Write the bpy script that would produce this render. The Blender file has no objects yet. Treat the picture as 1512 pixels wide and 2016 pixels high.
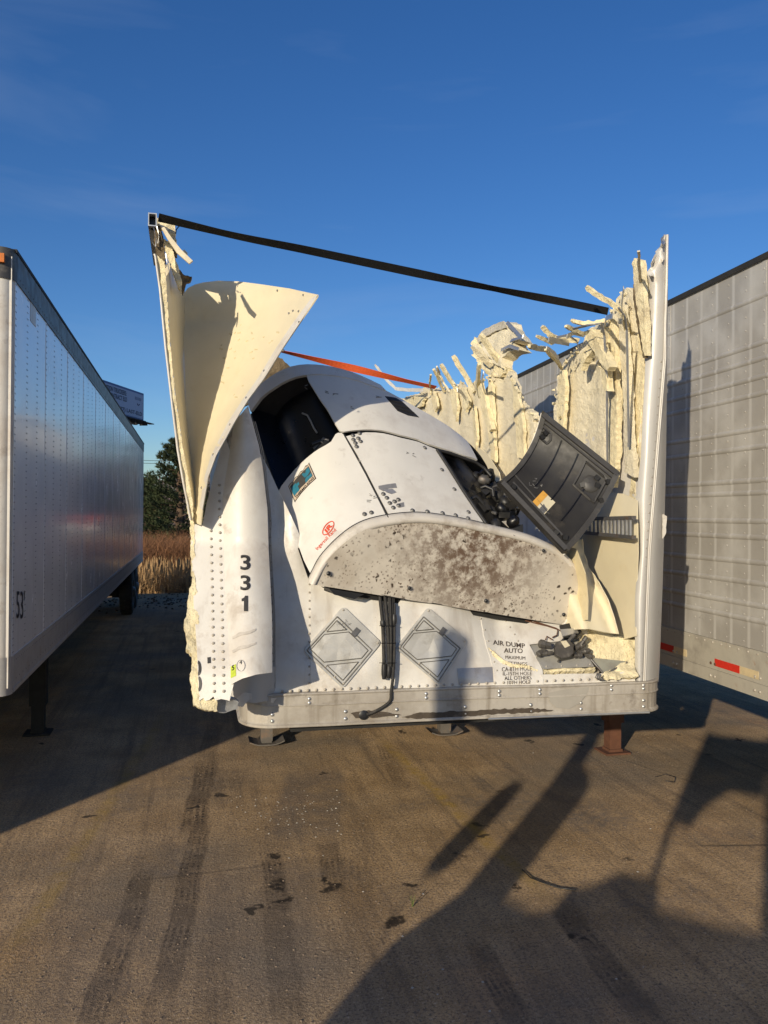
import bpy, bmesh, math, random
import numpy as np
from mathutils import Vector, Matrix, noise
from mathutils.geometry import delaunay_2d_cdt
random.seed(7)
rnd = random.Random(11)
SC = bpy.context.scene
COL = SC.collection

# ------------------------------------------------------------------ camera
FPX, YAW, PITCH, ROLL, CAM_H = 1574.23, 0.2381, 0.0035, 0.0079, 2.287
_r = Vector((math.cos(YAW), -math.sin(YAW), 0)); _f = Vector((math.sin(YAW), math.cos(YAW), 0)); _z = Vector((0, 0, 1))
CF = _f*math.cos(PITCH) + _z*math.sin(PITCH); _u = -_f*math.sin(PITCH) + _z*math.cos(PITCH)
CR = _r*math.cos(ROLL) + _u*math.sin(ROLL); CU = -_r*math.sin(ROLL) + _u*math.cos(ROLL)
CAM = Vector((0, 0, CAM_H))
cd = bpy.data.cameras.new('camera'); co = bpy.data.objects.new('camera', cd); COL.objects.link(co)
cd.sensor_width = 36; cd.sensor_fit = 'AUTO'; cd.lens = FPX/2016*36; cd.clip_end = 6000; cd.clip_start = .05
m3 = Matrix((CR, CU, -CF)).transposed()
co.matrix_world = Matrix.Translation(CAM) @ m3.to_4x4()
SC.camera = co

# ------------------------------------------------------------------ light
SUN_AZ, SUN_EL = math.radians(39.5), math.radians(14.5)      # direction the light travels (from +Y towards +X)
SDIR = Vector((math.sin(SUN_AZ)*math.cos(SUN_EL), math.cos(SUN_AZ)*math.cos(SUN_EL), -math.sin(SUN_EL)))
wd = bpy.data.worlds.new('World'); SC.world = wd; wd.use_nodes = True
nt = wd.node_tree; nt.nodes.clear()
wo = nt.nodes.new('ShaderNodeOutputWorld'); bg = nt.nodes.new('ShaderNodeBackground')
sky = nt.nodes.new('ShaderNodeTexSky'); sky.sky_type = 'NISHITA'; sky.sun_disc = False
sky.sun_elevation = SUN_EL; sky.sun_rotation = SUN_AZ + math.pi
sky.air_density = 1.0; sky.dust_density = .7; sky.ozone_density = 4.0; sky.altitude = 200
# thin cirrus: whiter veils in the sky dome
tc = nt.nodes.new('ShaderNodeTexCoord'); mp = nt.nodes.new('ShaderNodeMapping'); mp.inputs['Scale'].default_value = (1.3, 1.3, 7.0)
mp.inputs['Rotation'].default_value = (.12, -.10, .3); mp.inputs['Location'].default_value = (2.2, 9.1, 5.0)
nz = nt.nodes.new('ShaderNodeTexNoise'); nz.inputs['Scale'].default_value = 1.7; nz.inputs['Detail'].default_value = 5; nz.inputs['Roughness'].default_value = .52; nz.inputs['Distortion'].default_value = .4
rp = nt.nodes.new('ShaderNodeValToRGB'); rp.color_ramp.elements[0].position = .53; rp.color_ramp.elements[1].position = .95
rp.color_ramp.elements[1].color = (.22, .22, .22, 1)
mx = nt.nodes.new('ShaderNodeMixRGB'); mx.inputs['Color2'].default_value = (3.6, 4.3, 5.6, 1)
L = nt.links.new
L(tc.outputs['Generated'], mp.inputs['Vector']); L(mp.outputs[0], nz.inputs['Vector']); L(nz.outputs['Fac'], rp.inputs['Fac'])
hs = nt.nodes.new('ShaderNodeHueSaturation'); hs.inputs['Saturation'].default_value = 1.18; hs.inputs['Hue'].default_value = .5105
L(rp.outputs[0], mx.inputs['Fac']); L(sky.outputs[0], hs.inputs['Color']); L(hs.outputs[0], mx.inputs['Color1']); L(mx.outputs[0], bg.inputs['Color']); L(bg.outputs[0], wo.inputs['Surface'])
bg.inputs['Strength'].default_value = .125
sl = bpy.data.lights.new('sun', 'SUN'); so = bpy.data.objects.new('sun', sl); COL.objects.link(so)
sl.energy = 4.5; sl.angle = math.radians(.53); sl.color = (1, .87, .66)
so.rotation_euler = SDIR.to_track_quat('-Z', 'Y').to_euler(); so.location = (-20, -25, 12)
vs = SC.view_settings; vs.view_transform = 'Standard'; vs.look = 'None'; vs.exposure = 0; vs.gamma = 1; vs.use_curve_mapping = False

# ------------------------------------------------------------------ helpers
def W(u, v, X=None, Y=None, Z=None, d=None):
    D = CF + CR*((u-756)/FPX) - CU*((v-1008)/FPX)
    if X is not None: t = X/D.x
    elif Y is not None: t = Y/D.y
    elif Z is not None: t = (Z-CAM_H)/D.z
    else: t = d
    return CAM + D*t
def PJ(P):
    q = P-CAM; d = q.dot(CF); return (756+FPX*q.dot(CR)/d, 1008-FPX*q.dot(CU)/d)
def lerp(a, b, t): return a+(b-a)*t
def interp(x, xs, ys): return float(np.interp(x, xs, ys))
def inpoly(p, poly):
    x, y = p; c = False; n = len(poly); j = n-1
    for i in range(n):
        xi, yi = poly[i]; xj, yj = poly[j]
        if (yi > y) != (yj > y) and x < (xj-xi)*(y-yi)/(yj-yi)+xi: c = not c
        j = i
    return c
def nz3(p, s=1.0): return noise.noise(Vector(p)*s)

def empty(name, loc, label, cat, group=None):
    o = bpy.data.objects.new(name, None); COL.objects.link(o); o.location = loc
    o.empty_display_size = .2
    tag(o, label, cat, group); return o
def tag(o, label=None, cat=None, group=None, kind=None):
    if label: o['label'] = label
    if cat: o['category'] = cat
    if group: o['group'] = group
    if kind: o['kind'] = kind
    return o
def link(name, me, mat, parent=None, label=None, kind=None):
    o = bpy.data.objects.new(name, me); COL.objects.link(o)
    if mat is not None and not me.materials: me.materials.append(mat)
    if parent is not None:
        o.parent = parent
        if parent.type == 'EMPTY': o.matrix_parent_inverse = Matrix.Translation(-Vector(parent.location))
    if label: o['label'] = label
    if kind: o['kind'] = kind
    return o

class MB:
    def __init__(s): s.v = []; s.f = []; s.sm = []
    def add(s, vs, fs, smooth=False):
        k = len(s.v); s.v.extend(tuple(p) for p in vs)
        for f in fs: s.f.append(tuple(i+k for i in f)); s.sm.append(smooth)
        return s
    def box(s, c, size, R=None):
        c = Vector(c); hx, hy, hz = (q/2 for q in size); vs = []
        for x in (-hx, hx):
            for y in (-hy, hy):
                for z in (-hz, hz):
                    p = Vector((x, y, z)); vs.append(c + (R @ p if R else p))
        return s.add(vs, [(0,1,3,2),(4,6,7,5),(0,4,5,1),(2,3,7,6),(0,2,6,4),(1,5,7,3)])
    def bbox(s, a, b): 
        a = Vector(a); b = Vector(b); return s.box((a+b)/2, [abs(q) for q in (b-a)])
    def hexa(s, p8): # two quads bottom(4) top(4)
        return s.add(p8, [(3,2,1,0),(4,5,6,7),(0,1,5,4),(1,2,6,5),(2,3,7,6),(3,0,4,7)])
    def grid(s, G, smooth=True, closed_u=False):
        n = len(G); m = len(G[0]); vs = [p for row in G for p in row]; fs = []
        for i in range(n-1):
            for j in range(m-1 if not closed_u else m):
                j2 = (j+1) % m
                fs.append((i*m+j, i*m+j2, (i+1)*m+j2, (i+1)*m+j))
        return s.add(vs, fs, smooth)
    def tube(s, pts, r, n=8, caps=True, smooth=True):
        pts = [Vector(p) for p in pts]; N = len(pts); rr = r if isinstance(r, (list, tuple)) else [r]*N
        t0 = (pts[1]-pts[0]).normalized(); a = t0.orthogonal().normalized(); G = []
        for i in range(N):
            t = (pts[min(i+1, N-1)]-pts[max(i-1, 0)]).normalized()
            a = (a - t*a.dot(t)).normalized(); b = t.cross(a)
            G.append([pts[i] + (a*math.cos(2*math.pi*k/n)+b*math.sin(2*math.pi*k/n))*rr[i] for k in range(n)])
        s.grid(G, smooth, True)
        if caps:
            k = len(s.v); s.v.extend(tuple(p) for p in G[0]); s.f.append(tuple(range(k+n-1, k-1, -1))); s.sm.append(False)
            k = len(s.v); s.v.extend(tuple(p) for p in G[-1]); s.f.append(tuple(range(k, k+n))); s.sm.append(False)
        return s
    def bar(s, pts, w, h, side=None, jag=0):
        # rectangular section swept along a polyline; side = direction of the width
        pts = [Vector(p) for p in pts]; N = len(pts)
        ww = w if isinstance(w, (list, tuple)) else [w]*N; hh = h if isinstance(h, (list, tuple)) else [h]*N
        G = []; ref = Vector(side) if side is not None else Vector((0, 0, 1))
        for i in range(N):
            t = (pts[min(i+1, N-1)]-pts[max(i-1, 0)]).normalized()
            a = ref - t*ref.dot(t)
            if a.length < 1e-4: a = t.orthogonal()
            a.normalize(); b = t.cross(a)
            q = [pts[i]+a*ww[i]/2+b*hh[i]/2, pts[i]-a*ww[i]/2+b*hh[i]/2, pts[i]-a*ww[i]/2-b*hh[i]/2, pts[i]+a*ww[i]/2-b*hh[i]/2]
            if jag: q = [p+Vector((rnd.uniform(-1,1), rnd.uniform(-1,1), rnd.uniform(-1,1)))*jag for p in q]
            G.append(q)
        s.grid(G, False, True)
        k = len(s.v); s.v.extend(tuple(p) for p in G[0]); s.f.append((k+3,k+2,k+1,k)); s.sm.append(False)
        k = len(s.v); s.v.extend(tuple(p) for p in G[-1]); s.f.append((k,k+1,k+2,k+3)); s.sm.append(False)
        return s
    def lathe(s, c, axis, prof, n=24, smooth=True):
        c = Vector(c); ax = Vector(axis).normalized(); a = ax.orthogonal().normalized(); b = ax.cross(a); G = []
        for (r, h) in prof: G.append([c+ax*h+(a*math.cos(2*math.pi*k/n)+b*math.sin(2*math.pi*k/n))*r for k in range(n)])
        return s.grid(G, smooth, True)
    def dome(s, c, nrm, r, h, n=7):
        c = Vector(c); ax = Vector(nrm).normalized(); a = ax.orthogonal().normalized(); b = ax.cross(a)
        ring = lambda q, e: [c+ax*e+(a*math.cos(2*math.pi*k/n)+b*math.sin(2*math.pi*k/n))*q for k in range(n)]
        vs = ring(r, 0)+ring(r*.72, h*.7)+[c+ax*h]; fs = []
        for k in range(n):
            k2 = (k+1) % n; fs.append((k, k2, n+k2, n+k)); fs.append((n+k, n+k2, 2*n))
        return s.add(vs, fs, True)
    def prism(s, poly, f0, f1):
        n = len(poly); a = [f0(*p) for p in poly]; b = [f1(*p) for p in poly]
        fs = [tuple(range(n-1, -1, -1)), tuple(range(n, 2*n))]+[(i, (i+1) % n, n+(i+1) % n, n+i) for i in range(n)]
        return s.add(a+b, fs)
    def mesh(s, name):
        me = bpy.data.meshes.new(name); me.from_pydata(s.v, [], s.f); me.update()
        if any(s.sm): me.polygons.foreach_set('use_smooth', s.sm)
        return me
    def obj(s, name, mat, parent=None, label=None, kind=None, fix=True):
        me = s.mesh(name)
        if fix:
            bm = bmesh.new(); bm.from_mesh(me); bmesh.ops.recalc_face_normals(bm, faces=bm.faces); bm.to_mesh(me); bm.free()
        return link(name, me, mat, parent, label, kind)

def densify(poly, res, jag=0.0):
    out = []; n = len(poly)
    for i in range(n):
        a = Vector(poly[i]); b = Vector(poly[(i+1) % n]); k = max(1, int(math.ceil((b-a).length/res)))
        for j in range(k):
            p = a.lerp(b, j/k)
            if jag and j: p += Vector((rnd.uniform(-jag, jag), rnd.uniform(-jag, jag)))
            out.append((p.x, p.y))
    return out
def tri2d(poly, res, holes=(), jag=0.0):
    out = densify(poly, res, jag); loops = [out]+[densify(h, res, jag) for h in holes]
    pts = []; edges = []
    for lp in loops:
        k = len(pts); pts += lp; edges += [(k+i, k+(i+1) % len(lp)) for i in range(len(lp))]
    nb = len(pts); B = np.array(pts)
    x0, y0 = B.min(0); x1, y1 = B.max(0); row = 0; y = y0+res*.5
    while y < y1:
        x = x0+res*(.5 if row % 2 else .25)
        while x < x1:
            q = (x+rnd.uniform(-.12, .12)*res, y+rnd.uniform(-.12, .12)*res)
            if inpoly(q, out) and not any(inpoly(q, l) for l in loops[1:]) and ((B-q)**2).sum(1).min() > (.45*res)**2: pts.append(q)
            x += res
        y += res*.9; row += 1
    r = delaunay_2d_cdt([Vector(p) for p in pts], edges, [], 0, 1e-7)
    V = [(p.x, p.y) for p in r[0]]; T = []
    for t in r[2]:
        c = (sum(V[i][0] for i in t)/3, sum(V[i][1] for i in t)/3)
        if inpoly(c, out) and not any(inpoly(c, l) for l in loops[1:]):
            a, b, cc = (V[i] for i in t)
            ar = (b[0]-a[0])*(cc[1]-a[1])-(b[1]-a[1])*(cc[0]-a[0])
            if abs(ar) > 1e-12: T.append(tuple(t) if ar > 0 else (t[0], t[2], t[1]))
    return V, T
def sheet(name, poly, fmap, res, th, mat, parent=None, holes=(), jag=0.0, disp=None, smooth=True, towards=None, label=None, kind=None, thick_noise=0):
    """a bent sheet of real thickness: outline in a 2-D chart, fmap takes the chart to space"""
    V, T = tri2d(poly, res, holes, jag)
    P = [fmap(*p) for p in V]
    nr = [Vector() for _ in P]
    for a, b, c in T:
        n = (P[b]-P[a]).cross(P[c]-P[a]); nr[a] += n; nr[b] += n; nr[c] += n
    eye = CAM if towards is None else Vector(towards)
    flip = sum(nr[t[0]].dot(eye-P[t[0]]) for t in T) < 0
    if flip: T = [(a, c, b) for a, b, c in T]; nr = [-n for n in nr]
    nr = [n.normalized() if n.length > 0 else Vector((0, 0, 1)) for n in nr]
    if disp: P = [p+n*disp(p, *V[i]) for i, (p, n) in enumerate(zip(P, nr))]
    used = {}
    for t in T:
        for e in ((t[0], t[1]), (t[1], t[2]), (t[2], t[0])):
            if (e[1], e[0]) in used: used.pop((e[1], e[0]))
            else: used[e] = 1
    N = len(P); mb = MB()
    Q = [p-n*(th*(1+(thick_noise*noise.noise(p*9) if thick_noise else 0))) for p, n in zip(P, nr)]
    mb.v = [tuple(p) for p in P]+[tuple(q) for q in Q]
    for a, b, c in T: mb.f.append((a, b, c)); mb.sm.append(smooth)
    for a, b, c in T: mb.f.append((N+c, N+b, N+a)); mb.sm.append(smooth)
    k = len(mb.v); idx = {}
    for (a, b) in used:
        for q in (a, b):
            if q not in idx: idx[q] = len(mb.v); mb.v.append(tuple(P[q])); mb.v.append(tuple(Q[q]))
        mb.f.append((idx[b], idx[a], idx[a]+1, idx[b]+1)); mb.sm.append(False)
    o = mb.obj(name, mat, parent, label, kind, fix=False)
    return o
_tcache = {}
def text2d(txt, bold=0.0, shear=0.0):
    key = (txt, bold, shear)
    if key in _tcache: return _tcache[key]
    cu = bpy.data.curves.new('lettering', 'FONT'); cu.body = txt; cu.size = 1; cu.offset = bold; cu.shear = shear; cu.resolution_u = 3; cu.align_x = 'LEFT'
    ob = bpy.data.objects.new('lettering', cu); COL.objects.link(ob)
    dg = bpy.context.evaluated_depsgraph_get(); me = bpy.data.meshes.new_from_object(ob.evaluated_get(dg))
    V = [(v.co.x, v.co.y) for v in me.vertices]; Fc = [tuple(p.vertices) for p in me.polygons]
    bpy.data.objects.remove(ob); bpy.data.curves.remove(cu); bpy.data.meshes.remove(me)
    xs = [v[0] for v in V]; ys = [v[1] for v in V]; x0, x1, y0, y1 = min(xs), max(xs), min(ys), max(ys)
    V = [((x-x0)/(x1-x0), (y-y0)/(y1-y0)) for x, y in V]; _tcache[key] = (V, Fc); return V, Fc
def text(name, txt, fmap, bl, br, tl, mat, parent, bold=.01, label=None):
    """lettering laid on a surface: the text box is bl, br, tl in the chart of fmap"""
    V, Fc = text2d(txt, bold); bl, br, tl = Vector(bl), Vector(br), Vector(tl); P = []
    for x, y in V:
        q = bl+(br-bl)*x+(tl-bl)*y; P.append(fmap(q.x, q.y))
    mb = MB(); mb.add(P, Fc); me = mb.mesh(name)
    if Fc:
        n = sum((p.normal*p.area for p in me.polygons), Vector()); c = sum(P, Vector())/len(P)
        if n.dot(CAM-c) < 0: me.flip_normals()
    return link(name, me, mat, parent, label)
def rivet_mesh(r, h): 
    mb = MB(); mb.dome((0, 0, 0), (0, -1, 0), r, h); return mb.mesh('rivet')

# ------------------------------------------------------------------ materials
def _n(t, typ, **kw):
    n = t.nodes.new(typ)
    for k, v in kw.items(): setattr(n, k, v)
    return n
def rgba(c): return (c[0], c[1], c[2], 1)
def mat(name, col, rough=.5, metal=0.0, var=.12, vscale=6, dirt=None, streak=None, bump=None, bump2=None, spots=None, coat=0.0, spec=.5, rvar=.15, grad=None):
    m = bpy.data.materials.new(name); m.use_nodes = True; t = m.node_tree; L = t.links.new
    bs = t.nodes['Principled BSDF']; bs.inputs['Roughness'].default_value = rough; bs.inputs['Metallic'].default_value = metal
    bs.inputs['Specular IOR Level'].default_value = spec; bs.inputs['Coat Weight'].default_value = coat; bs.inputs['Coat Roughness'].default_value = .08
    tc = _n(t, 'ShaderNodeTexCoord'); co = tc.outputs['Object']
    def tex(scale, detail=5, rg=.6, mapping=None, dist=0):
        n = _n(t, 'ShaderNodeTexNoise'); n.inputs['Scale'].default_value = scale; n.inputs['Detail'].default_value = detail; n.inputs['Roughness'].default_value = rg; n.inputs['Distortion'].default_value = dist
        if mapping:
            mp = _n(t, 'ShaderNodeMapping'); mp.inputs['Scale'].default_value = mapping; L(co, mp.inputs['Vector']); L(mp.outputs[0], n.inputs['Vector'])
        else: L(co, n.inputs['Vector'])
        return n.outputs['Fac']
    def ramp(src, a, b, ca=(0,0,0), cb=(1,1,1)):
        r = _n(t, 'ShaderNodeValToRGB'); e = r.color_ramp.elements; e[0].position = a; e[1].position = b; e[0].color = rgba(ca); e[1].color = rgba(cb); L(src, r.inputs['Fac']); return r.outputs['Color']
    def mix(fac, a, b, mode='MIX', k=None):
        x = _n(t, 'ShaderNodeMixRGB'); x.blend_type = mode
        if isinstance(fac, (int, float)): x.inputs['Fac'].default_value = fac
        else: L(fac, x.inputs['Fac'])
        for i, s in ((1, a), (2, b)):
            if isinstance(s, tuple): x.inputs[i].default_value = rgba(s)
            else: L(s, x.inputs[i])
        return x.outputs[0]
    lo = tuple(c*(1-var) for c in col); hi = tuple(min(1, c*(1+var*.6)) for c in col)
    base = ramp(tex(vscale), .3, .7, lo, hi)
    if dirt:   # (colour, amount 0..1, scale)
        for dc, am, ds in (dirt if isinstance(dirt, list) else [dirt]):
            f = ramp(tex(ds, 8, .68), .62-am*.35, .80-am*.2); base = mix(f, base, dc)
    if streak: # vertical runs (colour, amount, scale)
        dc, am, ds = streak; f = ramp(tex(ds, 4, .6, (3, 3, .16)), .66-am*.3, .9-am*.25); base = mix(f, base, dc)
    if spots:  # list of (colour, scale, threshold, mask scale)
        for dc, ss, thr, msc in spots:
            vo = _n(t, 'ShaderNodeTexVoronoi'); vo.inputs['Scale'].default_value = ss; vo.inputs['Randomness'].default_value = 1
            dn = _n(t, 'ShaderNodeTexNoise'); dn.inputs['Scale'].default_value = ss*1.6; dn.inputs['Detail'].default_value = 3; L(co, dn.inputs['Vector'])
            ad = _n(t, 'ShaderNodeVectorMath', operation='MULTIPLY_ADD'); L(dn.outputs['Color'], ad.inputs[0]); ad.inputs[1].default_value = (.9/ss,)*3; L(co, ad.inputs[2]); L(ad.outputs[0], vo.inputs['Vector'])
            f = ramp(vo.outputs['Distance'], thr*.55, thr, (1,1,1), (0,0,0)); mk = ramp(tex(msc, 3), .42, .62)
            base = mix(mix(1.0, f, mk, 'MULTIPLY'), base, dc)
    L(base, bs.inputs['Base Color'])
    rr = ramp(tex(vscale*2.3, 4), .3, .75, (max(.02, rough-rvar*.5),)*3, (min(1, rough+rvar),)*3); L(rr, bs.inputs['Roughness'])
    last = None
    for bp in (bump, bump2):
        if bp:
            b = _n(t, 'ShaderNodeBump'); b.inputs['Strength'].default_value = bp[0]; b.inputs['Distance'].default_value = bp[2] if len(bp) > 2 else .01
            L(tex(bp[1], 6, .65), b.inputs['Height'])
            if last: L(last, b.inputs['Normal'])
            last = b.outputs[0]
    if last: L(last, bs.inputs['Normal'])
    return m
def flat(name, col, rough=.6, metal=0, emit=0):
    return mat(name, col, rough, metal, var=.15, vscale=30, rvar=.05)
M = {}
M['white'] = mat('white_painted_skin', (.66, .635, .585), .42, var=.07, vscale=3, dirt=[((.52, .465, .40), .42, 2.6), ((.36, .30, .24), .16, 6), ((.14, .115, .09), -.14, 17)], streak=((.44, .39, .33), .36, 3.2), bump=(.22, 4, .016), bump2=(.10, 13, .005))
M['white_unit'] = mat('white_unit_shell', (.68, .66, .615), .36, var=.06, vscale=4, dirt=[((.54, .505, .46), .28, 3), ((.40, .36, .32), .04, 7), ((.20, .17, .15), -.13, 22)], bump=(.06, 5, .006), coat=.2)
M['plate'] = mat('soiled_base_plate', (.58, .53, .45), .55, var=.14, vscale=5, dirt=[((.38, .32, .25), .34, 2.6), ((.20, .15, .11), .06, 5)], spots=[((.09, .058, .038), 50, .36, 5), ((.035, .024, .017), 20, .27, 3.0)], bump=(.1, 30, .003))
M['rim'] = mat('soiled_rim', (.60, .56, .50), .5, var=.1, dirt=[((.33, .28, .22), .32, 7)])
M['rail'] = mat('dull_rail_alloy', (.46, .425, .37), .5, .12, var=.10, vscale=4, dirt=[((.28, .24, .19), .46, 2.8), ((.10, .075, .055), .14, 5), ((.12, .09, .065), -.05, 18)], streak=((.22, .185, .14), .45, 5), bump=(.06, 14, .004))
M['alloy'] = mat('grey_alloy', (.52, .52, .51), .36, .75, var=.12, vscale=8, dirt=((.22, .20, .18), .2, 7), bump=(.05, 25, .003))
M['placard'] = mat('grey_placard_alloy', (.52, .51, .48), .5, .3, var=.1, vscale=10, dirt=[((.34, .32, .28), .25, 8), ((.12, .11, .10), -.12, 40)])
M['foam'] = mat('yellow_foam', (.83, .73, .48), .9, var=.16, vscale=9, dirt=[((.62, .50, .28), .22, 6), ((.50, .43, .31), .1, 3)], bump=(.9, 26, .02), bump2=(.7, 95, .007), spec=.2)
M['foam_pale'] = mat('weathered_foam', (.80, .72, .53), .8, var=.10, vscale=8, dirt=[((.64, .57, .43), .20, 4), ((.78, .70, .48), .2, 12)], bump=(.9, 45, .014), bump2=(.7, 140, .005), spec=.2)
M['foam_dark'] = mat('brown_and_shaded_foam', (.17, .13, .08), .95, var=.4, vscale=14, dirt=[((.07, .055, .04), .3, 11), ((.34, .28, .17), .05, 17)], bump=(1, 35, .02), spec=.2)  # brown foam shreds; also carries the painted shade of gaps and hidden remains
M['liner'] = mat('cream_liner', (.72, .64, .45), .40, var=.05, vscale=5, dirt=[((.66, .56, .36), .12, 6)], bump=(.12, 9, .012), bump2=(.10, 60, .004))
M['liner_tan'] = mat('tan_liner_back', (.62, .53, .33), .7, var=.12, vscale=8, dirt=((.45, .36, .2), .2, 6), bump=(.3, 30, .006))
M['fascia'] = mat('glossy_white_side', (.93, .92, .90), .2, var=.02, vscale=1.2, dirt=[((.82, .80, .77), .10, 1.4), ((.60, .55, .48), -.10, 7)], streak=((.76, .74, .71), .16, 3), bump=(.045, 1.6, .03), rvar=.10, coat=.25)
M['grime_wall'] = None
M['dark_rail'] = mat('dark_grey_rail', (.105, .10, .095), .5, .5, var=.2, vscale=5, dirt=((.22, .20, .17), .15, 6))
M['black'] = mat('black_plastic', (.018, .018, .019), .45, var=.3, vscale=12, dirt=((.06, .055, .05), .08, 9), bump=(.08, 40, .002))
M['void'] = mat('black_cavity_shade', (.006, .006, .007), .32, var=.2, spec=.4)  # near-black puts the shade of hollows and holes into the colour
M['door_in'] = mat('charcoal_door_lining', (.021, .0195, .018), .5, var=.2, vscale=8, dirt=[((.06, .052, .04), .15, 6)], bump=(.1, 30, .003))
M['rubber'] = mat('black_rubber', (.022, .021, .02), .7, var=.3, vscale=10, dirt=((.10, .085, .07), .18, 8))
M['strap_black'] = mat('black_webbing', (.012, .012, .013), .8, var=.3, vscale=60, spec=.2)
M['strap_orange'] = mat('orange_webbing', (.72, .115, .03), .65, var=.12, vscale=60)
M['rust'] = mat('rusty_steel', (.12, .05, .027), .85, .1, var=.3, vscale=14, dirt=((.12, .05, .03), .25, 12), bump=(.3, 60, .004))
M['steel'] = mat('dark_steel', (.16, .155, .15), .5, .6, var=.2, vscale=10, dirt=((.20, .13, .08), .2, 9))
M['bead'] = mat('dark_bead', (.20, .19, .17), .5, .3)
M['leg'] = mat('dull_leg_steel', (.15, .135, .12), .6, .4, var=.2, vscale=9, dirt=((.25, .16, .10), .25, 9))
M['under'] = mat('black_underbody', (.02, .019, .018), .8, var=.3)
M['ink'] = flat('black_lettering', (.022, .02, .02), .5)
M['ink_brown'] = flat('dark_brown_lettering', (.055, .04, .032), .55)
M['red_ink'] = flat('red_orange_print', (.62, .06, .02), .45)
M['red_tape'] = mat('red_reflective_tape', (.60, .035, .02), .35, var=.1, vscale=40)
M['pale_tape'] = mat('pale_reflective_tape', (.62, .50, .30), .4, var=.12, vscale=40, dirt=((.40, .33, .22), .2, 20))
M['teal'] = flat('teal_print', (.02, .16, .24), .4)
M['badge_tan'] = flat('tan_badge', (.52, .42, .32), .45)
M['badge_dark'] = flat('dark_badge', (.05, .048, .046), .4)
M['washer'] = mat('grey_washer', (.20, .20, .20), .5, .5, var=.2, vscale=40, dirt=((.08, .07, .06), .3, 60))
M['amber'] = flat('amber_lens', (.55, .16, .02), .25)
M['green_tag'] = mat('green_sticker', (.50, .60, .06), .5, var=.2, vscale=50)
M['orange_tag'] = mat('orange_sticker', (.62, .33, .06), .5, var=.1, vscale=30)
M['cream_tag'] = mat('cream_sticker', (.62, .56, .40), .5, var=.1, vscale=40, dirt=((.35, .3, .2), .15, 40))
M['grey_tape'] = mat('grey_tape', (.24, .24, .25), .45, .2, var=.15, vscale=40)
M['silver_tag'] = mat('worn_silver_label', (.36, .36, .38), .35, .5, var=.12, vscale=20, dirt=((.22, .2, .19), .2, 12))
M['wood'] = mat('pale_wood', (.66, .58, .42), .75, var=.15, vscale=20, dirt=((.4, .31, .18), .15, 14))
M['bb_blue'] = flat('billboard_blue', (.035, .09, .30), .5)
M['bb_face'] = flat('billboard_face', (.34, .40, .58), .5)
M['bb_ink'] = flat('billboard_ink', (.03, .04, .10), .5)
M['grey_cab'] = mat('grey_truck_paint', (.22, .23, .25), .35, .2, var=.1)
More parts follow.
